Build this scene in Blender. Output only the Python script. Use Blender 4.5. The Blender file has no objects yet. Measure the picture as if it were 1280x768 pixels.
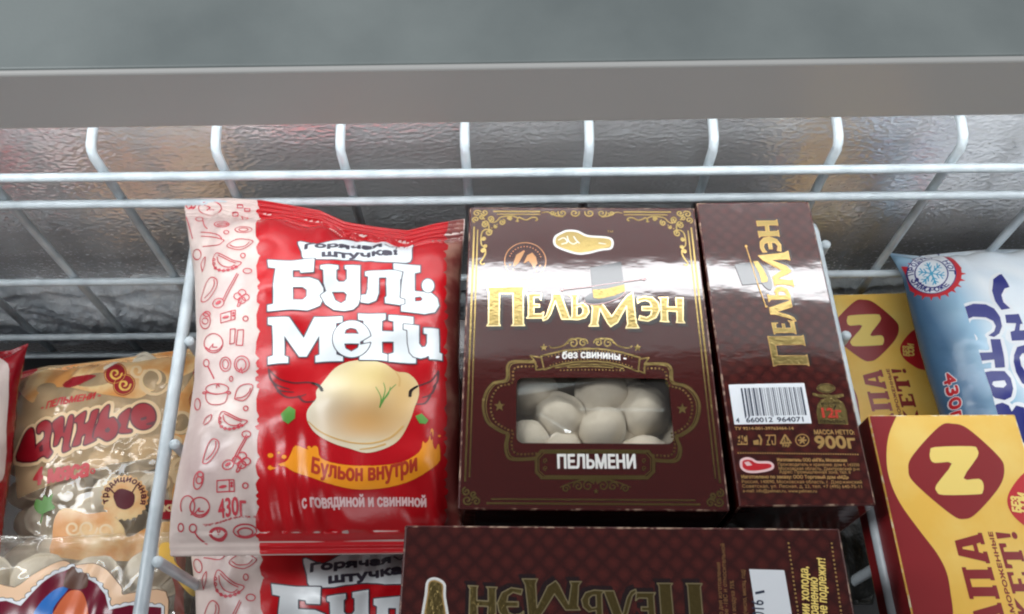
import bpy, bmesh, math, random
import numpy as np
from mathutils import Matrix, Vector

# ------------------------------------------------------------------ camera, world, light
SC = bpy.context.scene
COL = SC.collection
FPX, PITCH, ROLL, CAMH = 1065.0, 61.0, -0.6, 0.515
cam_d = bpy.data.cameras.new('camera'); cam = bpy.data.objects.new('camera', cam_d); COL.objects.link(cam)
cam_d.sensor_width = 36; cam_d.lens = 36 * FPX / 1280; cam_d.clip_start = 0.01; cam_d.clip_end = 50
CR = Matrix.Rotation(math.radians(90 - PITCH), 3, 'X') @ Matrix.Rotation(math.radians(ROLL), 3, 'Z')
cam.matrix_world = Matrix.Translation((0, 0, CAMH)) @ CR.to_4x4()
SC.camera = cam
world = bpy.data.worlds.new('World'); SC.world = world; world.use_nodes = True
bg = world.node_tree.nodes['Background']
bg.inputs[0].default_value = (0.90, 0.94, 1.0, 1); bg.inputs[1].default_value = 0.11
LAMP_L = 12.6            # radiance of the tube under the rim
for (lx, ly, lz, e, wd) in ((-1.7, 0.35, 1.9, 32.0, 0.5), (2.5, 0.6, 1.9, 18.0, 0.15), (0.2, -2.3, 1.35, 19.0, 1.6)):   # unseen shop lights; low last one is fill added to brighten lip and wall
    ld = bpy.data.lights.new('shop_fill', 'AREA'); ld.shape = 'RECTANGLE'; ld.size = wd; ld.size_y = 1.2
    ld.energy = e; ld.color = (0.95, 0.98, 1.0)
    lo = bpy.data.objects.new('shop_fill', ld); COL.objects.link(lo); lo.location = (lx, ly, lz)
    lo.rotation_euler = (Vector((lx, ly, lz)) - Vector((0, 0.25, 0))).to_track_quat('Z', 'Y').to_euler()
SC.view_settings.view_transform = 'Standard'; SC.view_settings.look = 'None'
SC.view_settings.exposure = -0.16; SC.view_settings.gamma = 1.0
SC.render.engine = 'CYCLES'
SC.cycles.use_denoising = True; SC.cycles.filter_width = 2.1
SC.cycles.max_bounces = 8; SC.cycles.transparent_max_bounces = 16
SC.cycles.caustics_reflective = False; SC.cycles.caustics_refractive = False
SC.cycles.sample_clamp_indirect = 4.0

CRN = np.array(CR)
def P(pts, z):
    """picture point(s) -> world point(s) on the level z (real place, real size)"""
    p = np.atleast_2d(np.asarray(pts, float))
    d = np.stack([(p[:, 0] - 640) / FPX, -(p[:, 1] - 384) / FPX, -np.ones(len(p))], 1) @ CRN.T
    t = (np.asarray(z) - CAMH) / d[:, 2]
    return np.array([0, 0, CAMH]) + d * t[:, None]

# ------------------------------------------------------------------ small helpers
def lin(c):
    return tuple((x / 255 / 12.92) if x / 255 <= 0.04045 else ((x / 255 + 0.055) / 1.055) ** 2.4 for x in c) + (1,)
MATS = {}
def mat(name, rgb, rough=0.5, metal=0.0, spec=0.5, coat=0.0, coat_rough=0.05, var=None, bump=None, attr=False, crease=None, coat_ior=1.5):
    """var=(rgb2, scale, lo, hi): noise blend to a second colour; bump=(scale, dist, detail, stretch)"""
    if name in MATS: return MATS[name]
    m = bpy.data.materials.new(name); m.use_nodes = True; MATS[name] = m
    nt = m.node_tree; N = nt.nodes; L = nt.links
    b = N['Principled BSDF']
    b.inputs['Base Color'].default_value = lin(rgb); b.inputs['Roughness'].default_value = rough
    b.inputs['Metallic'].default_value = metal; b.inputs['Specular IOR Level'].default_value = spec
    b.inputs['Coat Weight'].default_value = coat; b.inputs['Coat IOR'].default_value = coat_ior; b.inputs['Coat Roughness'].default_value = coat_rough
    tc = N.new('ShaderNodeTexCoord')
    if attr:
        a = N.new('ShaderNodeAttribute'); a.attribute_name = 'col'; L.new(a.outputs['Color'], b.inputs['Base Color'])
    if var:
        n = N.new('ShaderNodeTexNoise'); n.inputs['Scale'].default_value = var[1]; n.inputs['Detail'].default_value = 5
        L.new(tc.outputs['Object'], n.inputs['Vector'])
        r = N.new('ShaderNodeMapRange'); r.inputs[1].default_value = var[2]; r.inputs[2].default_value = var[3]
        L.new(n.outputs['Fac'], r.inputs[0])
        x = N.new('ShaderNodeMix'); x.data_type = 'RGBA'
        x.inputs[6].default_value = lin(rgb); x.inputs[7].default_value = lin(var[0])
        L.new(r.outputs[0], x.inputs[0]); L.new(x.outputs[2], b.inputs['Base Color'])
    if bump:
        n = N.new('ShaderNodeTexNoise'); n.inputs['Scale'].default_value = bump[0]; n.inputs['Detail'].default_value = bump[2]
        mp = N.new('ShaderNodeMapping'); mp.inputs['Scale'].default_value = bump[3]
        L.new(tc.outputs['Object'], mp.inputs[0]); L.new(mp.outputs[0], n.inputs['Vector'])
        bp = N.new('ShaderNodeBump'); bp.inputs['Strength'].default_value = 1.0; bp.inputs['Distance'].default_value = bump[1]
        L.new(n.outputs['Fac'], bp.inputs['Height']); L.new(bp.outputs[0], b.inputs['Normal'])
        last = bp
        if crease:
            n2 = N.new('ShaderNodeTexNoise'); n2.noise_type = 'RIDGED_MULTIFRACTAL'; n2.inputs['Scale'].default_value = crease[0]; n2.inputs['Detail'].default_value = 2
            n2.inputs['Distortion'].default_value = 0.6; L.new(tc.outputs['Object'], n2.inputs['Vector'])
            last = N.new('ShaderNodeBump'); last.inputs['Strength'].default_value = 1; last.inputs['Distance'].default_value = crease[1]
            L.new(n2.outputs['Fac'], last.inputs['Height']); L.new(bp.outputs[0], last.inputs['Normal']); L.new(last.outputs[0], b.inputs['Normal'])
        if coat: L.new(last.outputs[0], b.inputs['Coat Normal'])
    return m

def film_mat(name, gloss=0.16, rough=0.06, scale=40, dist=0.002, tint=(255, 255, 255), milk=0.0, milk_rgb=(240, 226, 208)):
    """clear crinkled plastic film"""
    if name in MATS: return MATS[name]
    m = bpy.data.materials.new(name); m.use_nodes = True; MATS[name] = m
    nt = m.node_tree; N = nt.nodes; L = nt.links
    N.remove(N['Principled BSDF']); out = N['Material Output']
    tr = N.new('ShaderNodeBsdfTransparent'); tr.inputs[0].default_value = lin(tint)
    gl = N.new('ShaderNodeBsdfGlossy'); gl.inputs['Roughness'].default_value = rough
    gl.inputs[0].default_value = (1, 1, 1, 1)
    lw = N.new('ShaderNodeLayerWeight'); lw.inputs[0].default_value = 0.25
    mr = N.new('ShaderNodeMapRange'); mr.inputs[3].default_value = gloss * 0.5; mr.inputs[4].default_value = min(1, gloss * 4)
    L.new(lw.outputs['Facing'], mr.inputs[0])
    tc = N.new('ShaderNodeTexCoord'); n = N.new('ShaderNodeTexNoise'); n.noise_type = 'RIDGED_MULTIFRACTAL'
    n.inputs['Scale'].default_value = scale; n.inputs['Detail'].default_value = 3
    L.new(tc.outputs['Object'], n.inputs['Vector'])
    bp = N.new('ShaderNodeBump'); bp.inputs['Distance'].default_value = dist; bp.inputs['Strength'].default_value = 1
    L.new(n.outputs['Fac'], bp.inputs['Height'])
    L.new(bp.outputs[0], gl.inputs['Normal']); L.new(bp.outputs[0], lw.inputs['Normal'])
    mx = N.new('ShaderNodeMixShader'); L.new(mr.outputs[0], mx.inputs[0]); 
    if milk:
        df = N.new('ShaderNodeBsdfDiffuse'); df.inputs[0].default_value = lin(milk_rgb); m2 = N.new('ShaderNodeMixShader'); m2.inputs[0].default_value = milk
        L.new(tr.outputs[0], m2.inputs[1]); L.new(df.outputs[0], m2.inputs[2]); L.new(m2.outputs[0], mx.inputs[1])
    else: L.new(tr.outputs[0], mx.inputs[1])
    L.new(gl.outputs[0], mx.inputs[2])
    L.new(mx.outputs[0], out.inputs['Surface'])
    return m

def mesh_np(name, V, F, smooth=True):
    me = bpy.data.meshes.new(name)
    me.from_pydata([tuple(v) for v in V], [], F)
    if smooth: me.polygons.foreach_set('use_smooth', [True] * len(me.polygons))
    me.update(); return me
def obj(name, me, m=None, parent=None, loc=None, rz=None):
    o = bpy.data.objects.new(name, me); COL.objects.link(o)
    if m is not None and len(me.materials) == 0: me.materials.append(m)
    if parent is not None: o.parent = parent
    if loc is not None: o.location = loc
    if rz is not None: o.rotation_euler = (0, 0, rz)
    return o
def thing(name, label, cat, loc=(0, 0, 0), rz=0, group=None):
    o = bpy.data.objects.new(name, None); COL.objects.link(o); o.empty_display_size = 0.02
    o.location = loc; o.rotation_euler = (0, 0, rz); return tag(o, label, cat, group)
def tag(o, label, cat, group=None):
    o['label'] = label; o['category'] = cat
    if group: o['group'] = group
    return o
def copy_tree(o, parent=None):
    c = o.copy(); COL.objects.link(c); c.parent = parent
    for ch in list(o.children): copy_tree(ch, c)
    return c
def tube(path, r, n=10, name='tube'):
    path = [Vector(p) for p in path]; V = []; F = []
    for i, p in enumerate(path):
        t = (path[min(i + 1, len(path) - 1)] - path[max(i - 1, 0)]).normalized()
        a = t.cross(Vector((0.31, 0.2, 0.93))) if abs(t.z) < 0.9 else t.cross(Vector((1, 0.1, 0)))
        a.normalize(); b = t.cross(a)
        for k in range(n):
            an = 2 * math.pi * k / n; V.append(p + r * (math.cos(an) * a + math.sin(an) * b))
    for i in range(len(path) - 1):
        for k in range(n):
            k2 = (k + 1) % n; F.append((i * n + k, i * n + k2, (i + 1) * n + k2, (i + 1) * n + k))
    F.append(tuple(range(n))[::-1]); F.append(tuple((len(path) - 1) * n + k for k in range(n)))
    return mesh_np(name, V, F)

# ------------------------------------------------------------------ 2-D print toolkit (distance fields -> real thin sheets)
_fc = {}
def glyphs(s):
    if s in _fc: return _fc[s]
    cu = bpy.data.curves.new('t', 'FONT'); cu.body = s; cu.size = 1; cu.resolution_u = 3; cu.fill_mode = 'NONE'
    o = bpy.data.objects.new('t', cu)
    me = bpy.data.meshes.new_from_object(o)
    v = np.zeros(len(me.vertices) * 3); me.vertices.foreach_get('co', v); v = v.reshape(-1, 3)[:, :2]
    e = np.zeros(len(me.edges) * 2, dtype=int); me.edges.foreach_get('vertices', e)
    seg = v[e.reshape(-1, 2)]
    bpy.data.objects.remove(o); bpy.data.curves.remove(cu); bpy.data.meshes.remove(me)
    _fc[s] = seg; return seg
def loop_segs(loops):
    out = []
    for l in loops:
        l = np.asarray(l, float); out.append(np.stack([l, np.roll(l, -1, 0)], 1))
    return np.concatenate(out)
def smooth_loop(pts, n=5, closed=True):
    """Catmull-Rom through the points"""
    p = np.asarray(pts, float); N = len(p); out = []
    for i in range(N if closed else N - 1):
        if closed: a, b, c, d = p[(i - 1) % N], p[i], p[(i + 1) % N], p[(i + 2) % N]
        else: a, b, c, d = p[max(i - 1, 0)], p[i], p[i + 1], p[min(i + 2, N - 1)]
        for k in range(n):
            t = k / n
            out.append(0.5 * ((2 * b) + (-a + c) * t + (2 * a - 5 * b + 4 * c - d) * t * t + (-a + 3 * b - 3 * c + d) * t ** 3))
    if not closed: out.append(p[-1])
    return np.array(out)
def ell(cx, cy, rx, ry=None, rot=0, n=24, a0=0, a1=360):
    ry = rx if ry is None else ry
    t = np.radians(np.linspace(a0, a1, n, endpoint=(a1 - a0 != 360))); r = math.radians(rot)
    x, y = rx * np.cos(t), ry * np.sin(t)
    return np.stack([cx + x * math.cos(r) - y * math.sin(r), cy + x * math.sin(r) + y * math.cos(r)], 1)
def closed(p): return np.concatenate([p, p[:1]])
def rrect(x0, y0, x1, y1, r, n=6):
    out = []
    for cx, cy, a in ((x1 - r, y1 - r, 0), (x0 + r, y1 - r, 90), (x0 + r, y0 + r, 180), (x1 - r, y0 + r, 270)):
        out.append(ell(cx, cy, r, r, 0, n, a, a + 90))
    return np.concatenate(out)
def spiral(cx, cy, r, a0=0, turns=1.4, sgn=1, n=22, r1=0.22):
    t = np.linspace(0, 1, n); a = math.radians(a0) + sgn * t * turns * 2 * math.pi; rr = r * (1 - (1 - r1) * t)
    return np.stack([cx + rr * np.cos(a), cy + rr * np.sin(a)], 1)
def star(cx, cy, r, k=5, q=0.45, a0=90):
    t = np.radians(a0 + np.arange(2 * k) * 180 / k); rr = np.where(np.arange(2 * k) % 2 == 0, r, r * q)
    return np.stack([cx + rr * np.cos(t), cy + rr * np.sin(t)], 1)

class Lay:
    BIG = 1.0
    def __init__(s, x0, y0, x1, y1, res):
        s.res = res; s.X = np.arange(x0, x1 + res, res); s.Y = np.arange(y0, y1 + res, res)
        s.d = np.full((len(s.Y), len(s.X)), s.BIG)
    def win(s, lo, hi):
        i0, i1 = np.searchsorted(s.X, (lo[0], hi[0])); j0, j1 = np.searchsorted(s.Y, (lo[1], hi[1])); return i0, i1, j0, j1
    def dist(s, segs, pad, w=None):
        """unsigned distance of the window round segs; returns window, array"""
        lo = segs.reshape(-1, 2).min(0) - pad; hi = segs.reshape(-1, 2).max(0) + pad
        i0, i1, j0, j1 = s.win(lo, hi)
        D = np.full((max(j1 - j0, 0), max(i1 - i0, 0)), s.BIG)
        if D.size == 0: return (i0, i1, j0, j1), D
        for k, (a, b) in enumerate(segs):
            r = 0 if w is None else max(w[k])
            l = np.minimum(a, b) - pad - r; h = np.maximum(a, b) + pad + r
            p0, p1, q0, q1 = s.win(l, h); p0 = max(p0, i0); p1 = min(p1, i1); q0 = max(q0, j0); q1 = min(q1, j1)
            if p1 <= p0 or q1 <= q0: continue
            x = s.X[p0:p1][None, :] - a[0]; y = s.Y[q0:q1][:, None] - a[1]
            e = b - a; L2 = e @ e
            t = np.clip((x * e[0] + y * e[1]) / L2, 0, 1) if L2 > 1e-16 else np.zeros((q1 - q0, p1 - p0))
            dd = np.sqrt((x - t * e[0]) ** 2 + (y - t * e[1]) ** 2)
            if w is not None: dd = dd - (w[k][0] * (1 - t) + w[k][1] * t)
            sub = D[q0 - j0:q1 - j0, p0 - i0:p1 - i0]; np.minimum(sub, dd, out=sub)
        return (i0, i1, j0, j1), D
    def signed(s, segs, grow=0):
        pad = abs(grow) + 3 * s.res
        (i0, i1, j0, j1), D = s.dist(segs, pad)
        if D.size == 0: return (i0, i1, j0, j1), D
        D = np.minimum(D, pad)
        C = np.zeros((D.shape[0], D.shape[1] + 1), dtype=np.int32)
        X = s.X[i0:i1]
        for a, b in segs:
            if a[1] > b[1]: a, b = b, a
            r0, r1 = np.searchsorted(s.Y[j0:j1], (a[1], b[1]))
            if r1 <= r0: continue
            yy = s.Y[j0 + r0:j0 + r1]; xs = a[0] + (yy - a[1]) / (b[1] - a[1]) * (b[0] - a[0])
            np.add.at(C, (np.arange(r0, r1), np.searchsorted(X, xs)), 1)
        ins = (np.cumsum(C[:, :-1], 1) % 2) == 1
        return (i0, i1, j0, j1), np.where(ins, -D, D) - grow
    def add(s, loops, grow=0, cut=None):
        return s.add_segs(loop_segs(loops), grow, cut)
    def add_segs(s, segs, grow=0, cut=None):
        g_ = max(abs(grow), cut or 0); (i0, i1, j0, j1), D = s.signed(segs, g_); D = D + g_
        sub = s.d[j0:j1, i0:i1]
        if cut is not None: np.maximum(sub, -(D - cut), out=sub)
        np.minimum(sub, D - grow, out=sub); return s
    def sub(s, loops, grow=0):
        (i0, i1, j0, j1), D = s.signed(loop_segs(loops), grow); v = s.d[j0:j1, i0:i1]; np.maximum(v, -D, out=v); return s
    def stroke(s, pts, w, w1=None):
        pts = np.asarray(pts, float); segs = np.stack([pts[:-1], pts[1:]], 1); n = len(segs)
        ww = np.linspace(w, w if w1 is None else w1, n + 1) / 2
        (i0, i1, j0, j1), D = s.dist(segs, 3 * s.res, list(zip(ww[:-1], ww[1:])))
        v = s.d[j0:j1, i0:i1]; np.minimum(v, D, out=v); return s
    def dot(s, c, r): return s.stroke([c, (c[0] + 1e-6, c[1])], 2 * r)
    def text(s, t, A, B, cap=None, grow=0, sag=0, shear=0, cut=None):
        seg = glyphs(t)
        if len(seg) == 0: return s
        A = np.asarray(A, float); B = np.asarray(B, float); e = B - A; L = np.hypot(*e); ex = e / L; ey = np.array([-ex[1], ex[0]])
        x0 = seg[..., 0].min(); x1 = seg[..., 0].max(); sx = L / (x1 - x0); sy = cap / 0.729 if cap else sx
        tt = (seg[..., 0] - x0) / (x1 - x0)
        yy = seg[..., 1] * sy + sag * (1 - (2 * tt - 1) ** 2)
        xx = tt * L + shear * seg[..., 1] * sy
        return s.add_segs(A + xx[..., None] * ex + yy[..., None] * ey, grow, cut)
    def mesh(s, name, fn, color=None, smooth=True):
        ins = s.d < 0; ny, nx = ins.shape
        code = ins[:-1, :-1] * 1 + ins[:-1, 1:] * 2 + ins[1:, 1:] * 4 + ins[1:, :-1] * 8
        nc = ny * nx
        # vertex ids: corners, then horizontal edges, then vertical edges
        def cid(j, i): return j * nx + i
        def hid(j, i): return nc + j * nx + i
        def vid(j, i): return 2 * nc + j * nx + i
        polys = []
        for c in range(1, 16):
            j, i = np.nonzero(code == c)
            if len(j) == 0: continue
            cs = [cid(j, i), cid(j, i + 1), cid(j + 1, i + 1), cid(j + 1, i)]
            es = [hid(j, i), vid(j, i + 1), hid(j + 1, i), vid(j, i)]
            col = []
            for k in range(4):
                a = (c >> k) & 1; b = (c >> ((k + 1) % 4)) & 1
                if a: col.append(cs[k])
                if a != b: col.append(es[k])
            polys.append(np.stack(col, 1))
        if not polys: return bpy.data.meshes.new(name)
        used = np.unique(np.concatenate([p.ravel() for p in polys]))
        rem = np.full(3 * nc, -1, dtype=np.int64); rem[used] = np.arange(len(used))
        kind = used // nc; r = used % nc; j = r // nx; i = r % nx
        x = s.X[i].copy(); y = s.Y[j].copy(); d0 = s.d[j, i]
        h = kind == 1; d1 = s.d[j[h], i[h] + 1]; x[h] += s.res * np.clip(d0[h] / (d0[h] - d1), 0, 1)
        v = kind == 2; d1 = s.d[j[v] + 1, i[v]]; y[v] += s.res * np.clip(d0[v] / (d0[v] - d1), 0, 1)
        co = fn(x, y)
        me = bpy.data.meshes.new(name)
        sizes = np.concatenate([np.full(len(p), p.shape[1]) for p in polys]); loops = rem[np.concatenate([p.ravel() for p in polys])]
        me.vertices.add(len(used)); me.vertices.foreach_set('co', np.asarray(co, dtype=np.float32).ravel())
        me.loops.add(len(loops)); me.loops.foreach_set('vertex_index', loops.astype(np.int32))
        me.polygons.add(len(sizes)); me.polygons.foreach_set('loop_start', np.concatenate([[0], np.cumsum(sizes)[:-1]]).astype(np.int32))
        me.polygons.foreach_set('loop_total', sizes.astype(np.int32))
        if smooth: me.polygons.foreach_set('use_smooth', np.ones(len(sizes), dtype=bool))
        if color is not None:
            at = me.attributes.new('col', 'FLOAT_COLOR', 'POINT'); c4 = np.ones((len(used), 4), dtype=np.float32); c4[:, :3] = color(x, y)
            at.data.foreach_set('color', c4.ravel())
        me.update(calc_edges=True); me.validate(); return me

def Z(ox, oy, sc):      # enlarged-view coordinates -> photograph coordinates
    return lambda pts: np.asarray(pts, float).reshape(-1, 2) / sc + np.array([ox, oy])

random.seed(4); RNG = np.random.default_rng(7)

# ------------------------------------------------------------------ materials
def wall_mat():
    """stucco-embossed aluminium sheet: small pressed dimples"""
    m = mat('embossed_aluminium', (248, 246, 246), 0.15, 0.70, 0.5, var=((234, 232, 233), 5, 0.4, 0.7)); nt = m.node_tree; N = nt.nodes; L = nt.links; b = N['Principled BSDF']
    tc = N.new('ShaderNodeTexCoord'); mp = N.new('ShaderNodeMapping'); mp.inputs['Scale'].default_value = (0.62, 1, 1); L.new(tc.outputs['Object'], mp.inputs[0])
    ns = N.new('ShaderNodeTexNoise'); ns.inputs['Scale'].default_value = 150; ns.inputs['Detail'].default_value = 1; L.new(mp.outputs[0], ns.inputs['Vector'])
    ad = N.new('ShaderNodeMix'); ad.data_type = 'VECTOR'; ad.inputs[0].default_value = 0.004; L.new(mp.outputs[0], ad.inputs[4]); L.new(ns.outputs['Color'], ad.inputs[5])
    vo = N.new('ShaderNodeTexVoronoi'); vo.feature = 'SMOOTH_F1'; vo.inputs['Scale'].default_value = 320; vo.inputs['Smoothness'].default_value = 0.6; L.new(ad.outputs[1], vo.inputs['Vector'])
    bp = N.new('ShaderNodeBump'); bp.inputs['Distance'].default_value = 0.00062; L.new(vo.outputs['Distance'], bp.inputs['Height']); L.new(bp.outputs[0], b.inputs['Normal'])
    return m
M_wall = wall_mat()
M_rim = mat('grey_plastic', (160, 168, 167), 0.42, 0, 0.4, var=((140, 148, 148), 12, 0.35, 0.7), bump=(600, 0.00006, 2, (1, 1, 1)))
M_edge = mat('grey_rim_lip', (222, 221, 218), 0.22, 0, 0.5, bump=(500, 0.00004, 2, (1, 1, 1)))
M_wire = mat('white_coated_wire', (200, 209, 214), 0.32, 0, 0.5, var=((172, 182, 188), 45, 0.42, 0.72), bump=(220, 0.0002, 3, (1, 1, 1)))
M_floor = mat('freezer_floor', (60, 60, 62), 0.6)
M_frost = mat('frost', (240, 244, 248), 0.75, 0, 0.3, bump=(260, 0.002, 6, (1, 1, 1)), var=((196, 204, 212), 40, 0.4, 0.65))
M_brown = mat('brown_carton', (66, 19, 16), 0.6, 0, 0.0, coat=1.0, coat_rough=0.10, coat_ior=1.88, bump=(16, 0.0013, 5, (0.45, 1, 1)))
M_gold = mat('gold_foil', (152, 132, 84), 0.28, 1.0, bump=(520, 0.00036, 3, (1, 1, 1)))
M_golddk = mat('gold_ink', (186, 150, 92), 0.42, 0.6)
M_foil = mat('pale_foil', (236, 214, 164), 0.3, 1.0)
M_shadow = mat('print_dark', (30, 10, 12), 0.25, 0, 0.2, coat=1.0, coat_rough=0.10, coat_ior=1.88)
M_white = mat('print_white', (235, 234, 230), 0.35, 0, 0.2, coat=1.0, coat_rough=0.10, coat_ior=1.88)
M_seal = mat('copper_ink', (158, 112, 70), 0.35, 0.6, 0.2, coat=1.0, coat_rough=0.10, coat_ior=1.88)
M_hat = mat('hat_ink', (38, 38, 44), 0.3, 0, 0.3, coat=0.7, coat_rough=0.10, coat_ior=1.7)
M_paper = mat('label_paper', (226, 229, 234), 0.55)
M_bar = mat('barcode_ink', (40, 48, 70), 0.5)
M_red = mat('red_print', (196, 16, 27), 0.27, 0, 0.5, var=((172, 9, 22), 14, 0.4, 0.75), bump=(60, 0.0006, 3, (1, 1, 1)), crease=(17, 0.0016))
M_milk = mat('milky_film', (226, 208, 200), 0.30, 0, 0.5, var=((196, 172, 168), 22, 0.42, 0.70), bump=(60, 0.0006, 3, (1, 1, 1)), crease=(17, 0.0016))
M_doodle = mat('pink_ink', (200, 66, 78), 0.4)
M_letter = mat('lettering_white', (228, 233, 236), 0.30, bump=(60, 0.0006, 3, (1, 1, 1)), crease=(17, 0.0016))
M_edgestrip = mat('shaded_edge_strip', (120, 52, 48), 0.3, var=((168, 120, 104), 40, 0.5, 0.68), bump=(60, 0.0006, 3, (1, 1, 1)), crease=(17, 0.0016))  # milky side band; the shade on it is put into the brown
M_outline = mat('outline_ink', (62, 58, 72), 0.4)
M_orange = mat('banner_orange', (240, 150, 28), 0.35)
M_brick = mat('brick_red_ink', (178, 50, 30), 0.4)
M_pink = mat('pale_pink_ink', (235, 196, 196), 0.4)
M_wing = mat('wing_ink', (84, 12, 24), 0.4)
M_green = mat('green_ink', (92, 150, 62), 0.4)
M_col = mat('illustration', (255, 255, 255), 0.35, attr=True)
M_yellow = mat('yellow_carton', (240, 190, 84), 0.42, 0, 0.4, var=((244, 208, 116), 22, 0.4, 0.7))
M_maroon = mat('maroon_ink', (140, 36, 40), 0.36)
M_yellowlt = mat('pale_yellow_ink', (244, 214, 118), 0.4)
M_tagred = mat('tag_red_ink', (196, 34, 44), 0.36)
M_navy = mat('navy_ink', (36, 40, 118), 0.35)
M_snow = mat('snow_film', (236, 240, 246), 0.25, attr=True, bump=(40, 0.0012, 3, (1, 1, 1)))
M_sky = mat('ice_blue_ink', (70, 160, 196), 0.4)
M_dough = mat('dumpling_dough', (250, 238, 216), 0.7, 0, 0.12, var=((232, 216, 190), 60, 0.4, 0.75), bump=(300, 0.0004, 4, (1, 1, 1)))
M_film = film_mat('clear_film', 0.055, 0.06, 80, 0.0018, milk=0.08, milk_rgb=(250, 232, 205))
M_tanfilm = film_mat('tan_film', 0.04, 0.10, 80, 0.0020, (255, 242, 224), 0.34, (255, 220, 172))
M_window = film_mat('window_film', 0.16, 0.12, 30, 0.0010, milk=0.02)
M_cream = mat('cream_print', (240, 206, 160), 0.3)
M_orng = mat('orange_print', (228, 158, 88), 0.3, var=((244, 208, 152), 40, 0.38, 0.62))
M_crim = mat('crimson_print', (160, 16, 32), 0.4)
M_dkred = mat('dark_red_outline', (92, 14, 30), 0.3)
M_wine = mat('wine_print', (112, 20, 44), 0.22)
M_peach = mat('peach_print', (240, 200, 164), 0.25)
M_blue = mat('blue_print', (40, 110, 190), 0.28)
M_tan = mat('terracotta_print', (216, 110, 70), 0.28)
M_hair = mat('dark_brown_print', (88, 50, 32), 0.35)
M_dkfilm = mat('black_plastic', (26, 27, 24), 0.45, bump=(45, 0.006, 4, (1, 1, 1)))

def lattice_mat():
    """brown board printed with a faint quilted diamond lattice"""
    m = mat('brown_lattice_carton', (66, 19, 16), 0.6, 0, 0.0, coat=1.0, coat_rough=0.10, coat_ior=1.88, bump=(16, 0.0013, 5, (0.45, 1, 1)))
    nt = m.node_tree; N = nt.nodes; L = nt.links; b = N['Principled BSDF']
    tc = N.new('ShaderNodeTexCoord'); sp = N.new('ShaderNodeSeparateXYZ'); L.new(tc.outputs['Object'], sp.inputs[0])
    def mth(op, a, c):
        n = N.new('ShaderNodeMath'); n.operation = op
        for k, q in enumerate((a, c)):
            if q is None: continue
            if isinstance(q, (int, float)): n.inputs[k].default_value = q
            else: L.new(q, n.inputs[k])
        return n.outputs[0]
    s = mth('ADD', sp.outputs[0], sp.outputs[1]); d = mth('SUBTRACT', sp.outputs[0], sp.outputs[1])
    k = math.pi / 0.0112
    a = mth('ABSOLUTE', mth('SINE', mth('MULTIPLY', s, k), None), None); c = mth('ABSOLUTE', mth('SINE', mth('MULTIPLY', d, k), None), None)
    f = mth('MULTIPLY', a, c)
    r = N.new('ShaderNodeMapRange'); r.inputs[1].default_value = 0.0; r.inputs[2].default_value = 1.0; L.new(f, r.inputs[0])
    x = N.new('ShaderNodeMix'); x.data_type = 'RGBA'; x.inputs[6].default_value = lin((54, 15, 13)); x.inputs[7].default_value = lin((80, 28, 23))
    L.new(r.outputs[0], x.inputs[0]); L.new(x.outputs[2], b.inputs['Base Color'])
    return m
M_lattice = lattice_mat()
M_worn = mat('worn_board_edge', (70, 24, 22), 0.4, 0, 0.4, var=((168, 140, 120), 160, 0.50, 0.62))
M_wornY = mat('worn_yellow_edge', (226, 176, 80), 0.5, 0, 0.4, var=((240, 226, 190), 160, 0.48, 0.62))

# ------------------------------------------------------------------ the freezer
def struct(o): o['kind'] = 'structure'; return o
WALL_Y, GRID_Y = 0.436, 0.402
def sheet(name, m, a, b, c, d, nx=2, ny=2):
    a, b, c, d = map(np.array, (a, b, c, d)); V = []; F = []
    for j in range(ny + 1):
        for i in range(nx + 1):
            s, t = i / nx, j / ny; V.append((1 - t) * ((1 - s) * a + s * b) + t * ((1 - s) * d + s * c))
    for j in range(ny):
        for i in range(nx): k = j * (nx + 1) + i; F.append((k, k + 1, k + nx + 2, k + nx + 1))
    return obj(name, mesh_np(name, V, F), m)
struct(sheet('freezer_wall', M_wall, (-1.3, WALL_Y, -0.40), (1.3, WALL_Y, -0.40), (1.3, WALL_Y, 0.215), (-1.3, WALL_Y, 0.215)))
struct(sheet('freezer_floor', M_floor, (-1.3, -0.6, -0.38), (1.3, -0.6, -0.38), (1.3, WALL_Y + 0.002, -0.38), (-1.3, WALL_Y + 0.002, -0.38)))

# overhanging rim: a hollow channel, its lip hangs in front of the lamp
def extrude_profile(name, prof, x0, x1, m, rot_y=0.0, bevel=0.0):
    V = []; n = len(prof)
    for x in (x0, x1):
        for y, z in prof: V.append((x, y, z))
    F = [(k, (k + 1) % n, n + (k + 1) % n, n + k) for k in range(n)]
    F += [tuple(range(n))[::-1], tuple(range(n, 2 * n))]
    me = mesh_np(name, V, F, False); bm = bmesh.new(); bm.from_mesh(me); bmesh.ops.recalc_face_normals(bm, faces=bm.faces)
    if bevel: bmesh.ops.bevel(bm, geom=[e for e in bm.edges if abs(e.verts[0].co.x - e.verts[1].co.x) > 1], offset=bevel, segments=3, affect='EDGES', profile=0.5)
    bm.to_mesh(me); bm.free()
    o = obj(name, me, m); o.rotation_euler = (0, rot_y, 0); return o
LIP_Y = 0.322
RT = math.radians(-0.30)
lip_z = 0.1520; top_z = 0.1935
rim = extrude_profile('freezer_rim', [(LIP_Y, lip_z), (LIP_Y, top_z), (0.80, top_z + 0.045), (0.80, top_z + 0.035),
                                      (LIP_Y + 0.008, top_z - 0.010), (LIP_Y + 0.008, lip_z)], -1.4, 1.4, M_rim, RT, 0.0012)
struct(rim)
lip = extrude_profile('rim_lip', [(LIP_Y - 0.004, lip_z - 0.0005), (LIP_Y - 0.004, top_z + 0.0005), (LIP_Y - 0.0002, top_z + 0.0005), (LIP_Y - 0.0002, lip_z - 0.0005)],
                      -1.4, 1.4, M_edge, RT, 0.0018)
struct(lip)

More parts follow.
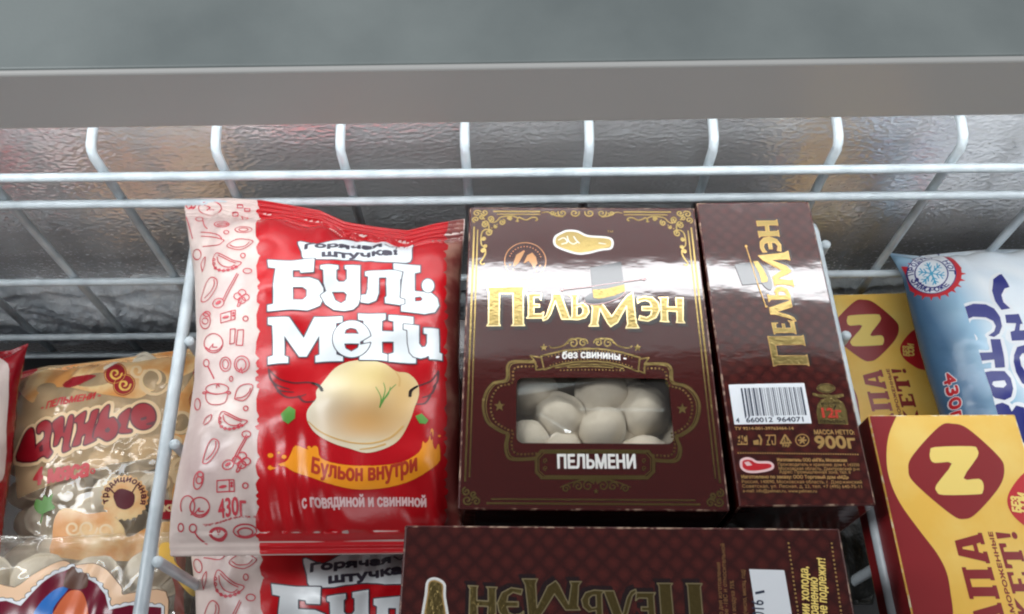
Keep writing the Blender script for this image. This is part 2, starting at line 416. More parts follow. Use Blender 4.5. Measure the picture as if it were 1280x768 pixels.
# fluorescent tube tucked under the rim
lm = bpy.data.materials.new('lamp_glow'); lm.use_nodes = True; nt = lm.node_tree; nt.nodes.remove(nt.nodes['Principled BSDF'])
em = nt.nodes.new('ShaderNodeEmission'); em.inputs[0].default_value = (0.95, 0.98, 1.0, 1); em.inputs[1].default_value = LAMP_L
nt.links.new(em.outputs[0], nt.nodes['Material Output'].inputs['Surface'])
LAMP_Y, LAMP_Z = 0.376, 0.116
lamp = thing('fluorescent_lamp', 'long white fluorescent lamp lit under the grey freezer rim', 'lamp', (0, LAMP_Y, LAMP_Z))
obj('tube', tube([(-0.95, 0, 0), (0, 0, 0), (0.95, 0, 0)], 0.0135, 16), lm, lamp)
for sx in (-1, 1): obj('end_cap', tube([(sx * 0.951, 0, 0), (sx * 0.985, 0, 0)], 0.015, 14), M_wire, lamp)

# wire grid along the back wall
grid = thing('wire_grid', 'white coated wire grid with hooked tops hanging on the metal wall', 'wire rack', (0, GRID_Y, -0.30))
WR = 0.0036
SP = 0.0917; X0 = -0.0335
vm = tube([(0, 0.004, -0.01), (0, 0.004, 0.1), (0, 0.004, 0.3), (0, 0.004, 0.319), (0, 0.006, 0.3235), (0, 0.010, 0.3265), (0, 0.020, 0.3290), (0, 0.034, 0.3305)], WR, 12, 'wire')
for k in range(-7, 9):
    obj('wire', vm, M_wire, grid, (X0 + k * SP, 0, 0))
hm = tube([(-1.0, 0, 0), (-0.5, 0, 0), (0, 0, 0), (0.5, 0, 0), (1.0, 0, 0)], WR, 12, 'wire')
for z, y in ((0.003, -0.0028), (-0.031, -0.0028), (-0.150, -0.0028), (-0.259, -0.0028), (-0.300, -0.0028)):
    obj('wire', hm, M_wire, grid, (0, y, z + 0.30))

def divider(label, A, B, zt, n_first, n, sp):
    """top rail from A to B (world xy), upright wires welded to its right side"""
    A = np.array(A); B = np.array(B); L = np.hypot(*(B - A)); d = (B - A) / L; nrm = np.array([d[1], -d[0]])
    if nrm[0] < 0: nrm = -nrm
    t = thing('wire_divider', label, 'wire rack', (A[0], A[1], -0.37), 0, None)
    r = 0.0044
    obj('rail', tube([(0, 0, zt + 0.37), (d[0] * L / 2, d[1] * L / 2, zt + 0.37), (d[0] * L, d[1] * L, zt + 0.37), (d[0] * (L + .006), d[1] * (L + .006), zt + 0.368), (d[0] * (L + .010), d[1] * (L + .010), zt + 0.362), (d[0] * (L + .011), d[1] * (L + .011), 0.02)], r, 12, 'rail'), M_wire, t)
    obj('rail', tube([(0, 0, 0.02), (d[0] * L, d[1] * L, 0.02)], r, 12, 'rail'), M_wire, t)
    um = tube([(0, 0, 0.01), (0, 0, (zt + 0.37) / 2), (0, 0, zt + 0.37 + 0.001), (0, 0, zt + 0.37 + 0.003)], 0.0036, 10, 'upright')
    for k in range(n):
        if n_first + k * sp > L: break
        q = d * (n_first + k * sp) + nrm * 0.0068
        obj('upright', um, M_wire, t, (q[0], q[1], 0))
    return t
pl = P([(246, 300), (172, 790)], -0.035)[:, :2]
dl = (pl[0] - pl[1]) / np.hypot(*(pl[0] - pl[1])); B = pl[0] + dl * 0.004
nb = P([(218, 557)], -0.035)[0][:2]; s_nb = float(np.dot(nb - pl[1], dl))
A0 = pl[1] - dl * 0.20
divider('white wire divider between the left bags and the red bag', A0, B, -0.035, (s_nb + 0.2) % 0.078, 7, 0.078)
pr = P([(1018, 297), (1119, 768)], -0.04)[:, :2]
dr = (pr[0] - pr[1]) / np.hypot(*(pr[0] - pr[1])); B = pr[0] + dr * 0.004
nb = P([(1107, 697)], -0.04)[0][:2]; s_nb = float(np.dot(nb - pr[1], dr)); A0 = pr[1] - dr * 0.20
divider('white wire divider between the brown boxes and the yellow boxes', A0, B, -0.04, (s_nb + 0.2) % 0.079, 7, 0.079)

# frost crust low on the wall
def frost():
    V = []; F = []; nx, nz = 420, 44; rng = np.random.default_rng(3)
    xs = np.linspace(-0.9, 0.9, nx)
    def n1(x, f, s): r = np.random.default_rng(s); return sum(np.sin(x * f * (1 + 0.6 * k) + r.uniform(0, 6.3)) / (1 + 0.5 * k) for k in range(6)) / 3
    top = -0.205 + 0.012 * n1(xs, 23, 1) + 0.005 * n1(xs, 120, 2) + 0.003 * np.abs(n1(xs, 300, 4))
    bot = -0.330 + 0.006 * n1(xs, 40, 5)
    for j in range(nz):
        t = j / (nz - 1)
        z = bot + (top - bot) * t
        prof = np.clip(math.sin(min(t * 1.15, 1) * math.pi) ** 0.6 if t < 0.87 else (1 - t) / 0.13 * 0.55, 0, 1)
        lum = 0.0045 * n1(xs + 0.31 * t, 60, 6) + 0.003 * n1(xs * 1.0 - 1.7 * t, 150, 7) + 0.002 * rng.normal(size=nx) * 0.6
        th = 0.001 + np.maximum(0, prof * 0.020 + prof * 1.3 * lum)
        for i in range(nx): V.append((xs[i], WALL_Y - th[i] if 0 < j < nz - 1 else WALL_Y + 0.001, z[i]))
    for j in range(nz - 1):
        for i in range(nx - 1): k = j * nx + i; F.append((k, k + 1, k + nx + 1, k + nx))
    o = obj('frost', mesh_np('frost', V, F), M_frost); o['kind'] = 'stuff'; o['label'] = 'white frost crust low on the metal wall'
frost()

# ------------------------------------------------------------------ cartons
class Box:
    """printed carton; local origin on the base, u right, v away, top face at height h"""
    def __init__(s, name, label, cat, c, z, rz, w, l, h, m, group=None, window=None, part='carton'):
        s.w, s.l, s.h, s.c, s.z, s.rz = w, l, h, np.array(c, float), z, rz
        s.t = thing(name, label, cat, (c[0], c[1], z - h), rz, group)
        bm = bmesh.new(); bmesh.ops.create_cube(bm, size=1)
        bmesh.ops.scale(bm, vec=(w, l, h), verts=bm.verts); bmesh.ops.translate(bm, vec=(0, 0, h / 2), verts=bm.verts)
        bmesh.ops.bevel(bm, geom=bm.edges[:], offset=0.0011, segments=3, affect='EDGES', profile=0.5)
        tf = max(bm.faces, key=lambda f: f.calc_center_median().z * 100 + f.calc_area())
        s.x1 = max(v.co.x for v in tf.verts); s.y1 = max(v.co.y for v in tf.verts)
        bmesh.ops.delete(bm, geom=[tf], context='FACES_ONLY')
        bmesh.ops.recalc_face_normals(bm, faces=bm.faces)
        me = bpy.data.meshes.new(part); bm.to_mesh(me); bm.free()
        s.body = obj(part, me, m, s.t); me.materials.append(M_wornY if m is M_yellow else M_worn)
        for q_ in me.polygons:
            if max(abs(q_.normal.x), abs(q_.normal.y), abs(q_.normal.z)) < 0.97: q_.material_index = 1
        s.bow = 0.0016; s.ph = random.uniform(0, 6)
        la = Lay(-w / 2, -l / 2, w / 2, l / 2, 0.00125); X, Y = np.meshgrid(la.X, la.Y)
        la.d = np.maximum(np.abs(X) - s.x1, np.abs(Y) - s.y1)
        if window is not None: la.sub([window])
        s.panel = obj('top_panel', la.mesh('top_panel', lambda x, y: np.stack([x, y, s.top(x, y)], 1)), m, s.t)
        ca, sa = math.cos(rz), math.sin(rz); s.R = np.array([[ca, -sa], [sa, ca]])
    def top(s, x, y):
        k = np.clip(1 - (x / s.x1) ** 2, 0, 1) * np.clip(1 - (y / s.y1) ** 2, 0, 1)
        return s.h + s.bow * k * (1 + 0.35 * np.sin(x * 38 + s.ph) * np.sin(y * 31 + 1 + s.ph)) - 0.35 * s.bow * k
    def T(s, px):
        w = P(px, s.z)[:, :2] - s.c; return w @ s.R
    def lay(s, res=0.0004, box=None):
        if box is None: return Lay(-s.w / 2, -s.l / 2, s.w / 2, s.l / 2, res)
        return Lay(*box, res)
    def put(s, lay, name, m, n=1, color=None, parent=None):
        me = lay.mesh(name, lambda x, y: np.stack([x, y, s.top(x, y) + 0.00009 * n + 0.00004], 1), color)
        if len(me.polygons) == 0: return None
        return obj(name, me, m, parent or s.t)

def fit_rect(px, z, w, l):
    """centre and turn of a w x l rectangle whose far corners and near corners were seen at px"""
    q = P(px, z)[:, :2]; c = q.mean(0); e = (q[1] - q[0]) + (q[2] - q[3]); return c, math.atan2(e[1], e[0])

BRAND = dict(   # traced outlines of the lettering, 1130 units wide
 P=[(38,135),(252,132),(247,168),(248,345),(256,357),(180,357),(190,345),(188,172),(112,172),(110,345),(117,357),(38,357),(48,342),(50,165)],
 E=[(266,175),(349,172),(348,212),(339,195),(308,195),(308,235),(340,235),(340,252),(308,252),(308,290),(348,290),(365,278),(358,315),(266,315),(276,300),(276,190)],
 L=[(412,175),(462,175),(472,205),(515,322),(466,322),(430,215),(405,290),(385,320),(360,330),(357,318),(378,300),(412,205)],
 B=[(506,178),(564,178),(555,195),(555,235),(590,228),(616,248),(623,280),(603,313),(560,325),(512,322),(525,305),(525,195)],
 Bh=[(553,250),(575,246),(588,262),(586,287),(570,300),(553,302)],
 M=[(630,236),(700,235),(752,305),(800,235),(835,190),(872,165),(882,260),(893,345),(908,372),(832,372),(842,350),(836,245),(785,340),(745,365),(728,345),(685,262),(670,345),(677,362),(620,362),(634,345),(642,255)],
 R=[(898,200),(935,190),(985,195),(1018,225),(1026,265),(1005,310),(960,332),(905,325),(912,300),(950,311),(975,296),(980,270),(925,270),(925,248),(980,248),(970,222),(945,212),(915,218),(900,230)],
 H=[(1020,195),(1074,195),(1070,248),(1121,250),(1118,197),(1160,197),(1160,325),(1170,340),(1120,338),(1125,325),(1124,275),(1070,272),(1072,325),(1081,335),(1027,333),(1035,320),(1031,205)])
def brand(box, f, n, res=0.0003, wide=1.0):
    """foil lettering with a pale edge and a dark drop shadow; f maps trace units to local points"""
    loops = [np.array(f(BRAND[k])) for k in ('P', 'E', 'L', 'B', 'M', 'R', 'H', 'Bh')]
    allp = np.concatenate(loops); lo = allp.min(0) - 0.006; hi = allp.max(0) + 0.006
    bx = (lo[0], lo[1], hi[0], hi[1])
    sh = box.lay(res, bx); off = np.array(f([(14, 16)]))[0] - np.array(f([(0, 0)]))[0]
    for k in range(7): sh.add([loops[k] + off], 0.0007 * wide)
    box.put(sh, 'lettering_shadow', M_shadow, n)
    ed = box.lay(res, bx); fo = box.lay(res, bx)
    for k in range(7):
        ls = [loops[k]] + ([loops[7]] if k == 3 else [])
        ed.add(ls, 0.00035 * wide); fo.add(ls, -0.0005 * wide)
    box.put(ed, 'lettering_edge', M_golddk if wide < 0.8 else M_foil, n + 1); box.put(fo, 'lettering', M_gold, n + 2)
MEAT = [(480,228),(488,203),(515,186),(545,175),(592,178),(640,199),(720,205),(750,216),(757,240),(745,264),(700,271),(640,285),(590,288),(530,271),(490,252)]

# --- brown box lying with its window face up
BW, BL, BH = 0.166, 0.226, 0.085
c, rz = fit_rect([(583, 257), (868, 263), (912, 635), (577, 640)], 0.0, BW, BL)
z7 = Z(560, 420, 3.2); z6 = Z(560, 240, 3.656)
rot = np.array([[math.cos(rz), -math.sin(rz)], [math.sin(rz), math.cos(rz)]])
wl = (P([(645, 472), (838, 475), (840, 555), (646, 555)], 0.0)[:, :2] - c) @ rot
wx0, wx1, wy0, wy1 = wl[[0, 3], 0].mean(), wl[[1, 2], 0].mean(), wl[[2, 3], 1].mean(), wl[[0, 1], 1].mean()
WIN = rrect(wx0, wy0, wx1, wy1, 0.0045, 8)
A = Box('dumpling_box', 'brown and gold dumpling carton lying flat with a clear window', 'box', c, 0.0, rz, BW, BL, BH, M_brown, window=WIN)
# window film, slightly sagging, with a few creases
def film_fold(s, t):
    z = 0
    for (a, b, c, d, h, w) in ((0.02, 0.66, 0.62, 0.90, 0.0016, 0.050), (0.42, 0.52, 0.92, 0.50, 0.0006, 0.015), (0.18, 0.44, 0.34, 0.22, 0.0006, 0.015), (0.16, 0.12, 0.36, 0.22, 0.0005, 0.015)):
        e = (c - a, (d - b) * 0.43); L2 = e[0] ** 2 + e[1] ** 2; q = ((s - a) * e[0] + (t - b) * 0.43 * e[1]) / L2
        k = min(1, max(0, q)); dd = math.hypot(s - a - k * e[0], (t - b) * 0.43 - k * e[1]); z += h * math.exp(-(dd / w) ** 2)
    return z * min(1, 12 * min(s, 1 - s, t, 1 - t)) - 0.001
nx, ny = 120, 60; V = []; F = []
for j in range(ny + 1):
    for i in range(nx + 1):
        s, t = i / nx, j / ny; V.append((wx0 - 0.004 + (wx1 - wx0 + 0.008) * s, wy0 - 0.004 + (wy1 - wy0 + 0.008) * t, BH - 0.0012 - 0.0016 * math.sin(s * math.pi) * math.sin(t * math.pi) + film_fold(s, t)))
for j in range(ny):
    for i in range(nx): k = j * (nx + 1) + i; F.append((k, k + 1, k + nx + 2, k + nx + 1))
obj('window_film', mesh_np('window_film', V, F), M_window, A.t)
T6 = lambda p: A.T(z6(p)); T7 = lambda p: A.T(z7(p))
g = A.lay(0.0003)
w2, l2 = BW / 2, BL / 2
for ins, wd in ((0.0040, 0.0012), (0.0066, 0.0009)):
    x1, y1 = w2 - ins, l2 - ins; q = 0.014
    for sx in (-1, 1): g.stroke([(sx * x1, -y1 + q), (sx * x1, y1 - q)], wd)
    g.stroke([(-x1 + q, -y1), (x1 - q, -y1)], wd)
    for sx in (-1, 1): g.stroke([(sx * (x1 - q), y1), (sx * 0.031, y1)], wd)
zc = Z(580, 250, 7.68); TC = lambda p: A.T(zc(p))
vine = [[(690,200),(705,190),(690,172),(650,172),(600,195),(555,182),(530,170),(512,190),(520,208),(500,206)],
        [(520,178),(470,158),(410,158),(350,170),(320,200),(290,218),(245,212)], [(240,270),(235,232),(215,206),(180,214)],
        [(268,300),(215,285),(176,310),(163,370),(168,432),(192,452)], [(205,478),(205,520),(180,570),(158,600),(172,622),(196,614)]]
spir = [(440,182,22,180,1),(365,216,30,-60,1),(256,186,32,60,-1),(196,236,30,-30,1),(236,316,34,-90,1),(190,372,20,180,-1),(206,448,17,120,1),(182,490,20,-40,-1),(300,258,16,0,1)]
for mir in (1, -1):
    fl = np.array([mir, 1])
    for v in vine: g.stroke(TC(smooth_loop(v, 5, False)) * fl, 0.0011, 0.0009)
    for (x, y, r, a, sg) in spir: g.stroke(TC(spiral(x, y, r, a, 1.3, sg)) * fl, 0.0010, 0.0012)
    for (x, y, r) in ((195,185,9),(292,246,8),(268,272,7),(318,240,7)): g.dot(tuple(TC([(x, y)])[0] * fl), r * 0.00007)
    for fy in (1, -1):
        for (x, y, r, a, sg) in ((0.0058,0.0058,0.0030,30,1),(0.0112,0.0050,0.0027,200,1),(0.0050,0.0112,0.0027,250,-1),(0.0095,0.0095,0.0022,45,1)):
            g.stroke((spiral(-w2 + x, l2 - y, r, a, 1.2, sg)) * np.array([mir, fy]), 0.0011)
    for (x, r, a, sg) in ((0.0055,0.0036,160,1),(0.0145,0.0034,20,-1),(0.0215,0.0022,180,1)):
        g.stroke(spiral(x, l2 - 0.0052, r, a, 1.2, sg) * fl, 0.0010)
    g.stroke(smooth_loop([(0.0145, l2 - 0.0085), (0.020, l2 - 0.0075), (0.025, l2 - 0.0045), (0.0295, l2 - 0.0052)], 5, False) * fl, 0.0012, 0.0006)
    # scrolls above the ribbon and under the name plate
    cx7 = 570
    for (x, y, r, a, sg) in ((600,32,18,180,1),(640,34,22,0,-1),(545,30,0.1,0,1)):
        g.stroke(T7(spiral(cx7 + mir * (x - 570), y, r, a if mir > 0 else 180 - a, 1.3, sg * mir)), 0.0010)
    g.stroke(T7(smooth_loop([(cx7 + mir * x, y) for x, y in ((18,22),(50,14),(85,24),(110,44),(150,52),(165,44))], 5, False)), 0.0013, 0.0007)
    g.add([T7(star(cx7 + mir * 187, 50, 17, 5, 0.4, -90))])
    cx8 = 590
    for (x, y, r, a, sg) in ((30,600,24,200,1),(70,603,20,0,-1),(118,612,17,180,1)):
        g.stroke(T7(spiral(cx8 + mir * x, y, r, a if mir > 0 else 180 - a, 1.3, sg * mir)), 0.0009)
    g.stroke(T7(smooth_loop([(cx8 + mir * x, y) for x, y in ((10,582),(55,578),(100,590),(140,606))], 5, False)), 0.0011, 0.0006)
    g.add([T7(ell(cx8 + mir * 12, 578, 12, 12))])
g.add([T7(star(592, 622, 13, 5, 0.4, -90))])
# window cartouche
frame_l = [(345,104),(262,104),(238,122),(233,176),(182,190),(150,232),(141,290),(160,348),(212,384),(236,396),(230,440),(237,480),(262,496),(345,494)]
frame_r = [(792,113),(868,113),(893,134),(900,186),(958,204),(997,248),(1005,300),(985,360),(940,396),(916,406),(930,450),(924,490),(898,504),(828,500)]
for fr, s in ((frame_l, 1), (frame_r, -1)):
    f = smooth_loop(fr, 6, False); g.stroke(T7(f), 0.0017); ctr = np.array([580, 300])
    g.stroke(T7(f * 1.0 + (ctr - f) * np.array([0.026, 0.035])), 0.0007)
    inn = f + (ctr - f) * np.array([0.068, 0.11])
    L = np.concatenate([[0], np.cumsum(np.hypot(*np.diff(inn, axis=0).T))])
    for q in np.arange(6, L[-1], 15):
        g.dot(tuple(T7([(np.interp(q, L, inn[:, 0]), np.interp(q, L, inn[:, 1]))])[0]), 0.00075)
for x, y in ((206, 282), (937, 293)): g.add([T7(star(x, y, 24, 5, 0.42, -90))])
# ribbon
up = smooth_loop([(372,84),(470,63),(567,56),(664,64),(766,90)], 8, False); dn = smooth_loop([(384,138),(470,114),(570,106),(672,116),(760,146)], 8, False)
for p_, wd in ((up, 0.0013), (dn, 0.0013)): g.stroke(T7(p_), wd)
for q in range(3, len(up) - 3): g.dot(tuple(T7([up[q] + (0, 9)])[0]), 0.0005); g.dot(tuple(T7([dn[q] - (0, 9)])[0]), 0.0005)
for pts in ([(372,84),(384,138)], [(766,90),(760,146)], [(372,90),(330,82),(350,108),(352,140),(384,134)], [(766,96),(802,90),(786,115),(785,152),(760,142)],
            smooth_loop([(430,132),(500,120),(570,118),(640,121),(700,134)], 5, False), smooth_loop([(480,130),(570,127),(660,131)], 5, False)):
    g.stroke(T7(pts), 0.0011)
for x in np.arange(450, 712, 14): g.dot(tuple(T7([(x, 140 + 0.00008 * (x - 570) ** 2)])[0]), 0.0006)
# name plate
plate = [(352,488),(374,462),(800,462),(822,488),(822,544),(797,569),(376,569),(352,544)]
pc = np.array(plate, float); g.stroke(T7(closed(pc)), 0.0020); g.stroke(T7(closed(pc + (np.array([587, 516]) - pc) * np.array([0.05, 0.16]))), 0.0006)
for sx in (390, 785):
    for y in (500, 530): g.stroke(T7(spiral(sx, y, 10, 90, 1.2, 1)), 0.0006)
g.text('тм', T6([(728, 188)])[0], T6([(754, 188)])[0])
A.put(g, 'gold_ornament', M_gold, 1)
b_ = A.lay(0.0003); b_.add([T6(smooth_loop(MEAT, 4))]); A.put(b_, 'meat_logo', M_white, 1)
b_ = A.lay(0.0003); b_.add([T6(smooth_loop(MEAT, 4))], -0.0017)
for p_ in ([(505,222),(530,212),(545,232),(520,240)], [(545,205),(552,228),(572,240),(590,232)], [(575,206),(585,222),(600,236)], [(690,236),(720,240)]):
    q = Lay(b_.X[0], b_.Y[0], b_.X[-1], b_.Y[-1], b_.res); q.stroke(T6(smooth_loop(p_, 4, False)), 0.0009); b_.d = np.maximum(b_.d, -q.d[:b_.d.shape[0], :b_.d.shape[1]])
A.put(b_, 'meat_logo_foil', M_gold, 2)
# round stamp
b_ = A.lay(0.00025); b_.stroke(T6(closed(ell(353, 318, 94, 84, 0, 40))), 0.0007)
b_.add([T6([(300,325),(312,290),(345,270),(352,272),(338,300),(322,328),(300,345)])]); b_.add([T6([(345,330),(362,292),(385,280),(402,300),(408,330),(392,352),(380,330),(368,318)])])
for a in np.arange(200, 345, 11): b_.dot(tuple(T6(ell(353, 318, 74, 66, 0, 1, a, a + 1))[0]), 0.0005)
for a in np.arange(20, 165, 24): b_.add([T6(star(*ell(353, 318, 72, 64, 0, 1, a, a + 1)[0], 7))])
A.put(b_, 'stamp', M_seal, 1)
brand(A, lambda p: A.T(Z(600, 330, 4.571)(p)), 1)
# top hat and cane over the lettering
b_ = A.lay(0.0003); b_.add([T6([(650,350),(790,322),(806,440),(800,462),(668,478),(658,450)])]); b_.add([T6(ell(715, 478, 97, 32, -14, 30))]); A.put(b_, 'top_hat', M_hat, 5)
b_ = A.lay(0.0003); b_.stroke(T6(ell(715, 482, 95, 30, -14, 24, 0, 190)), 0.0006); b_.stroke(T6([(520,452),(640,438),(905,400)]), 0.0006); b_.dot(tuple(T6([(520,453)])[0]), 0.001); b_.dot(tuple(T6([(895,402)])[0]), 0.0018); A.put(b_, 'cane', M_pink, 6)
b_ = A.lay(0.0003); b_.add([T6([(660,452),(720,448),(805,428),(808,458),(760,478),(690,494),(664,488)])]); A.put(b_, 'hat_band', M_gold, 7)
b_ = A.lay(0.00022); b_.text('- без свинины -', T7([(434, 98)])[0], T7([(712, 104)])[0], 0.0055, 0.00024, 0.0016); A.put(b_, 'ribbon_text', M_white, 1); b_ = A.lay(0.00022)
b_.text('ПЕЛЬМЕНИ', T7([(440, 530)])[0], T7([(750, 530)])[0], 0.0088, 0.00042); A.put(b_, 'name_text', M_white, 1)

# --- brown box standing on its long edge, printed side up
SW = 0.0835
def stand_box(label, px, z, w, l, h, **k):
    c, rz = fit_rect(px, z, w, l); return Box('dumpling_box', label, 'box', c, z, rz, w, l, h, M_lattice, **k)
B = stand_box('brown dumpling carton standing on edge with barcode and weight side up', [(875, 255), (1018, 253), (1088, 630), (918, 632)], 0.0, SW, BL + 0.002, BW)
z8 = Z(860, 240, 1.92); zb = Z(890, 460, 4.268)
T8 = lambda p: B.T(z8(p)); TB = lambda p: B.T(zb(p))
foot = T8([(283, 420)])[0]; topl = T8([(212, 68)])[0]
uB = 0.5 * (foot[0] + topl[0]) + 0.002; k = (topl[1] - foot[1]) / 1130
brand(B, lambda p: np.stack([uB - (357 - np.asarray(p, float)[:, 1]) * k * 1.02, foot[1] + (np.asarray(p, float)[:, 0] - 38) * k], 1), 1, 0.0003, 0.7)
fb = lambda p: np.stack([uB - (357 - np.asarray(p, float)[:, 1]) * k, foot[1] + (np.asarray(p, float)[:, 0] - 38) * k], 1)
def hat(box, f):
    b_ = box.lay(0.0003); b_.add([f([(640,20),(800,-10),(822,130),(812,155),(660,175),(650,150)])]); b_.add([f(ell(712, 172, 118, 40, -14, 30))]); box.put(b_, 'top_hat', M_hat, 5)
    b_ = box.lay(0.0003); b_.stroke(f([(470,150),(640,124),(955,88)]), 0.0006); b_.dot(tuple(f([(470,152)])[0]), 0.0009); b_.dot(tuple(f([(948,90)])[0]), 0.0016); box.put(b_, 'cane', M_golddk, 6)
    b_ = box.lay(0.0003); b_.add([f([(655,150),(730,145),(822,118),(826,150),(760,178),(690,196),(660,190)])]); box.put(b_, 'hat_band', M_gold, 7)
hat(B, fb)
q = TB([(88, 88), (492, 88), (528, 300), (118, 302)]); bx0, bx1, by0, by1 = q[[0, 3], 0].mean(), q[[1, 2], 0].mean(), q[[2, 3], 1].mean(), q[[0, 1], 1].mean()
b_ = B.lay(0.0004); b_.add([[(bx0, by0), (bx1, by0), (bx1, by1), (bx0, by1)]]); B.put(b_, 'barcode_label', M_paper, 1)
b_ = B.lay(0.0002, (bx0, by0, bx1, by1)); x = bx0 + (bx1 - bx0) * 0.15; rr = random.Random(11); kk = 0; hgt = by1 - by0
while x < bx1 - (bx1 - bx0) * 0.06:
    wd = rr.choice((0.0004, 0.0004, 0.0008, 0.0012)); b_.add([[(x, by0 + hgt * (0.20 if kk not in (0, 1, 12, 13) else 0.12)), (x + wd, by0 + hgt * 0.20), (x + wd, by1 - hgt * 0.1), (x, by1 - hgt * 0.1)]])
    x += wd + rr.choice((0.0004, 0.0006, 0.0010)); kk += 1
W_ = bx1 - bx0
for t_, a, e in (('4', 0.03, 0.07), ('660012', 0.16, 0.50), ('964071', 0.56, 0.90)):
    b_.text(t_, (bx0 + W_ * a, by0 + hgt * 0.045), (bx0 + W_ * e, by0 + hgt * 0.045), 0.0033, 0.00012)
B.put(b_, 'barcode', M_bar, 2)
def line(lay, T, t, a, b, cap=None, grow=0): lay.text(t, T([a])[0], T([b])[0], cap, grow)
b_ = B.lay(0.0002)
line(b_, TB, 'ТУ 9214-001-39763464-14', (122, 332), (434, 332), 0.0019, 0.0001)
for (x0, y0, x1, y1) in ((130, 362, 186, 412),):
    b_.add([TB([(x0, y0), (x1, y0), (x1 + 4, y1), (x0 + 6, y1)])])
qd = B.lay(0.0002); line(qd, TB, 'EAC', (138, 404), (184, 404), 0.0058, 0.0002); b_.d = np.maximum(b_.d, -qd.d)
b_.add([TB([(218, 390), (246, 385), (250, 412), (222, 412)])]); b_.stroke(TB([(250, 362), (262, 385), (258, 410)]), 0.0012); b_.dot(tuple(TB([(250, 366)])[0]), 0.0009)
b_.stroke(TB([(286, 362), (306, 362), (302, 386), (296, 392), (298, 412)]), 0.0007); b_.stroke(TB([(290, 412), (308, 412)]), 0.0007); b_.stroke(TB([(312, 362), (336, 362), (336, 410), (322, 410), (318, 390)]), 0.0007)
b_.stroke(closed(TB([(388, 360), (420, 402), (364, 404)])), 0.0010); line(b_, TB, '21', (380, 396), (402, 396), 0.0026, 0.0001); line(b_, TB, 'PAP', (376, 424), (416, 424), 0.0020, 0.0001)
b_.stroke(closed(TB(ell(480, 388, 35, 31))), 0.0007)
for a in (0, 60, 120): b_.stroke(TB([(480 + 20 * math.cos(math.radians(a)), 388 + 18 * math.sin(math.radians(a))), (480 - 20 * math.cos(math.radians(a)), 388 - 18 * math.sin(math.radians(a)))]), 0.0010)
line(b_, TB, 'МАССА НЕТТО:', (546, 356), (760, 356), 0.0030, 0.00012); line(b_, TB, '900г', (556, 430), (768, 428), 0.0084, 0.0004)
for x in np.arange(140, 790, 13): b_.dot(tuple(TB([(x, 455 + (x - 140) * 0.012)])[0]), 0.0005)
for t_, x0, x1, y in (('Изготовитель: ООО «МПК», Московская', 348, 720, 500), ('Производитель и хранение: дом 4, 143350', 352, 786, 524), ('Московская область, Дмитровский р-н', 356, 786, 546), ('Адрес: Промышленная зона, тел. 8', 360, 740, 564),
                      ('Изготовлено по заказу: ООО Торговый дом «МД»', 158, 730, 590), ('Россия, 140090, Московская область, г. Дзержинский', 160, 800, 616), ('Советская, ул. Лесная, д. 23, тел. +7 (495) 640-75-11', 163, 800, 640), ('e-mail: info@pelmen.ru, www.pelmen.ru', 166, 560, 664)):
    line(b_, TB, t_, (x0, y), (x1, y + 2), 0.0021, 0.00012 if 'заказу' in t_ or 'Изг' in t_ else 0.00003)
B.put(b_, 'gold_lettering', M_golddk, 1)
meatB = lambda g_: smooth_loop([(148,520),(152,490),(182,478),(215,484),(240,498),(300,500),(326,514),(328,538),(300,552),(240,562),(190,560),(160,545)], 4)
b_ = B.lay(0.0003); b_.add([TB(meatB(0))]); B.put(b_, 'meat_logo', M_pink, 1)
b_ = B.lay(0.0003); b_.add([TB(meatB(0))], -0.0016); b_.sub([TB([(170,505),(195,500),(215,520),(185,525)])]); B.put(b_, 'meat_logo_red', M_tagred, 2)
b_ = B.lay(0.0003); b_.add([TB([(566,300),(556,240),(560,200),(580,172),(620,160),(665,165),(700,190),(718,230),(726,304)])]); b_.add([TB(ell(606, 112, 50, 26))]); b_.stroke(TB([(540,144),(570,152),(650,156),(695,148)]), 0.0022); b_.stroke(TB([(620,150),(628,166)]), 0.002)
B.put(b_, 'scale_badge', M_gold, 1)
b_ = B.lay(0.0002); line(b_, TB, '12г', (590, 266), (690, 268), 0.0066, 0.0004); B.put(b_, 'badge_number', M_brick, 2)
b_ = B.lay(0.0002); line(b_, TB, 'вес одного', (582, 200), (680, 196), 0.0022); line(b_, TB, 'пельменя', (578, 296), (710, 296), 0.0026); b_.stroke(TB([(648, 222), (660, 202)]), 0.0008); b_.stroke(closed(TB(ell(606, 112, 44, 20))), 0.0004); B.put(b_, 'badge_text', M_shadow, 2)

# --- third brown box, standing in front, lettering upside down
ZC = 0.056
D = stand_box('brown dumpling carton with upside-down gold lettering and a white date sticker', [(512, 660), (1055, 665), (1081, 869), (485, 864)], ZC, 0.234, SW, BW)
zd = Z(480, 630, 2.0645); ze = Z(880, 660, 5.333)
TD = lambda p: D.T(zd(p)); TE = lambda p: D.T(ze(p))
fr = TD([(820, 207)])[0]; fl = TD([(218, 200)])[0]; k = (fr[0] - fl[0]) / 1130
fd = lambda p: np.stack([fr[0] - (np.asarray(p, float)[:, 0] - 38) * k, fr[1] + (np.asarray(p, float)[:, 1] - 357) * k * 1.05], 1)
brand(D, fd, 1, 0.0003, 0.8); hat(D, fd)
mo = smooth_loop([(132,190),(110,200),(105,235),(98,275),(92,330),(100,380),(130,395),(160,370),(168,300),(160,240),(158,205)], 4)
b_ = D.lay(0.0003); b_.add([TD(mo)]); D.put(b_, 'meat_logo', M_white, 1)
b_ = D.lay(0.0003); b_.add([TD(mo)], -0.0014); D.put(b_, 'meat_logo_line', M_golddk, 2)
b_ = D.lay(0.0003); b_.add([TD(mo)], -0.0022); D.put(b_, 'meat_logo_foil', M_gold, 3)
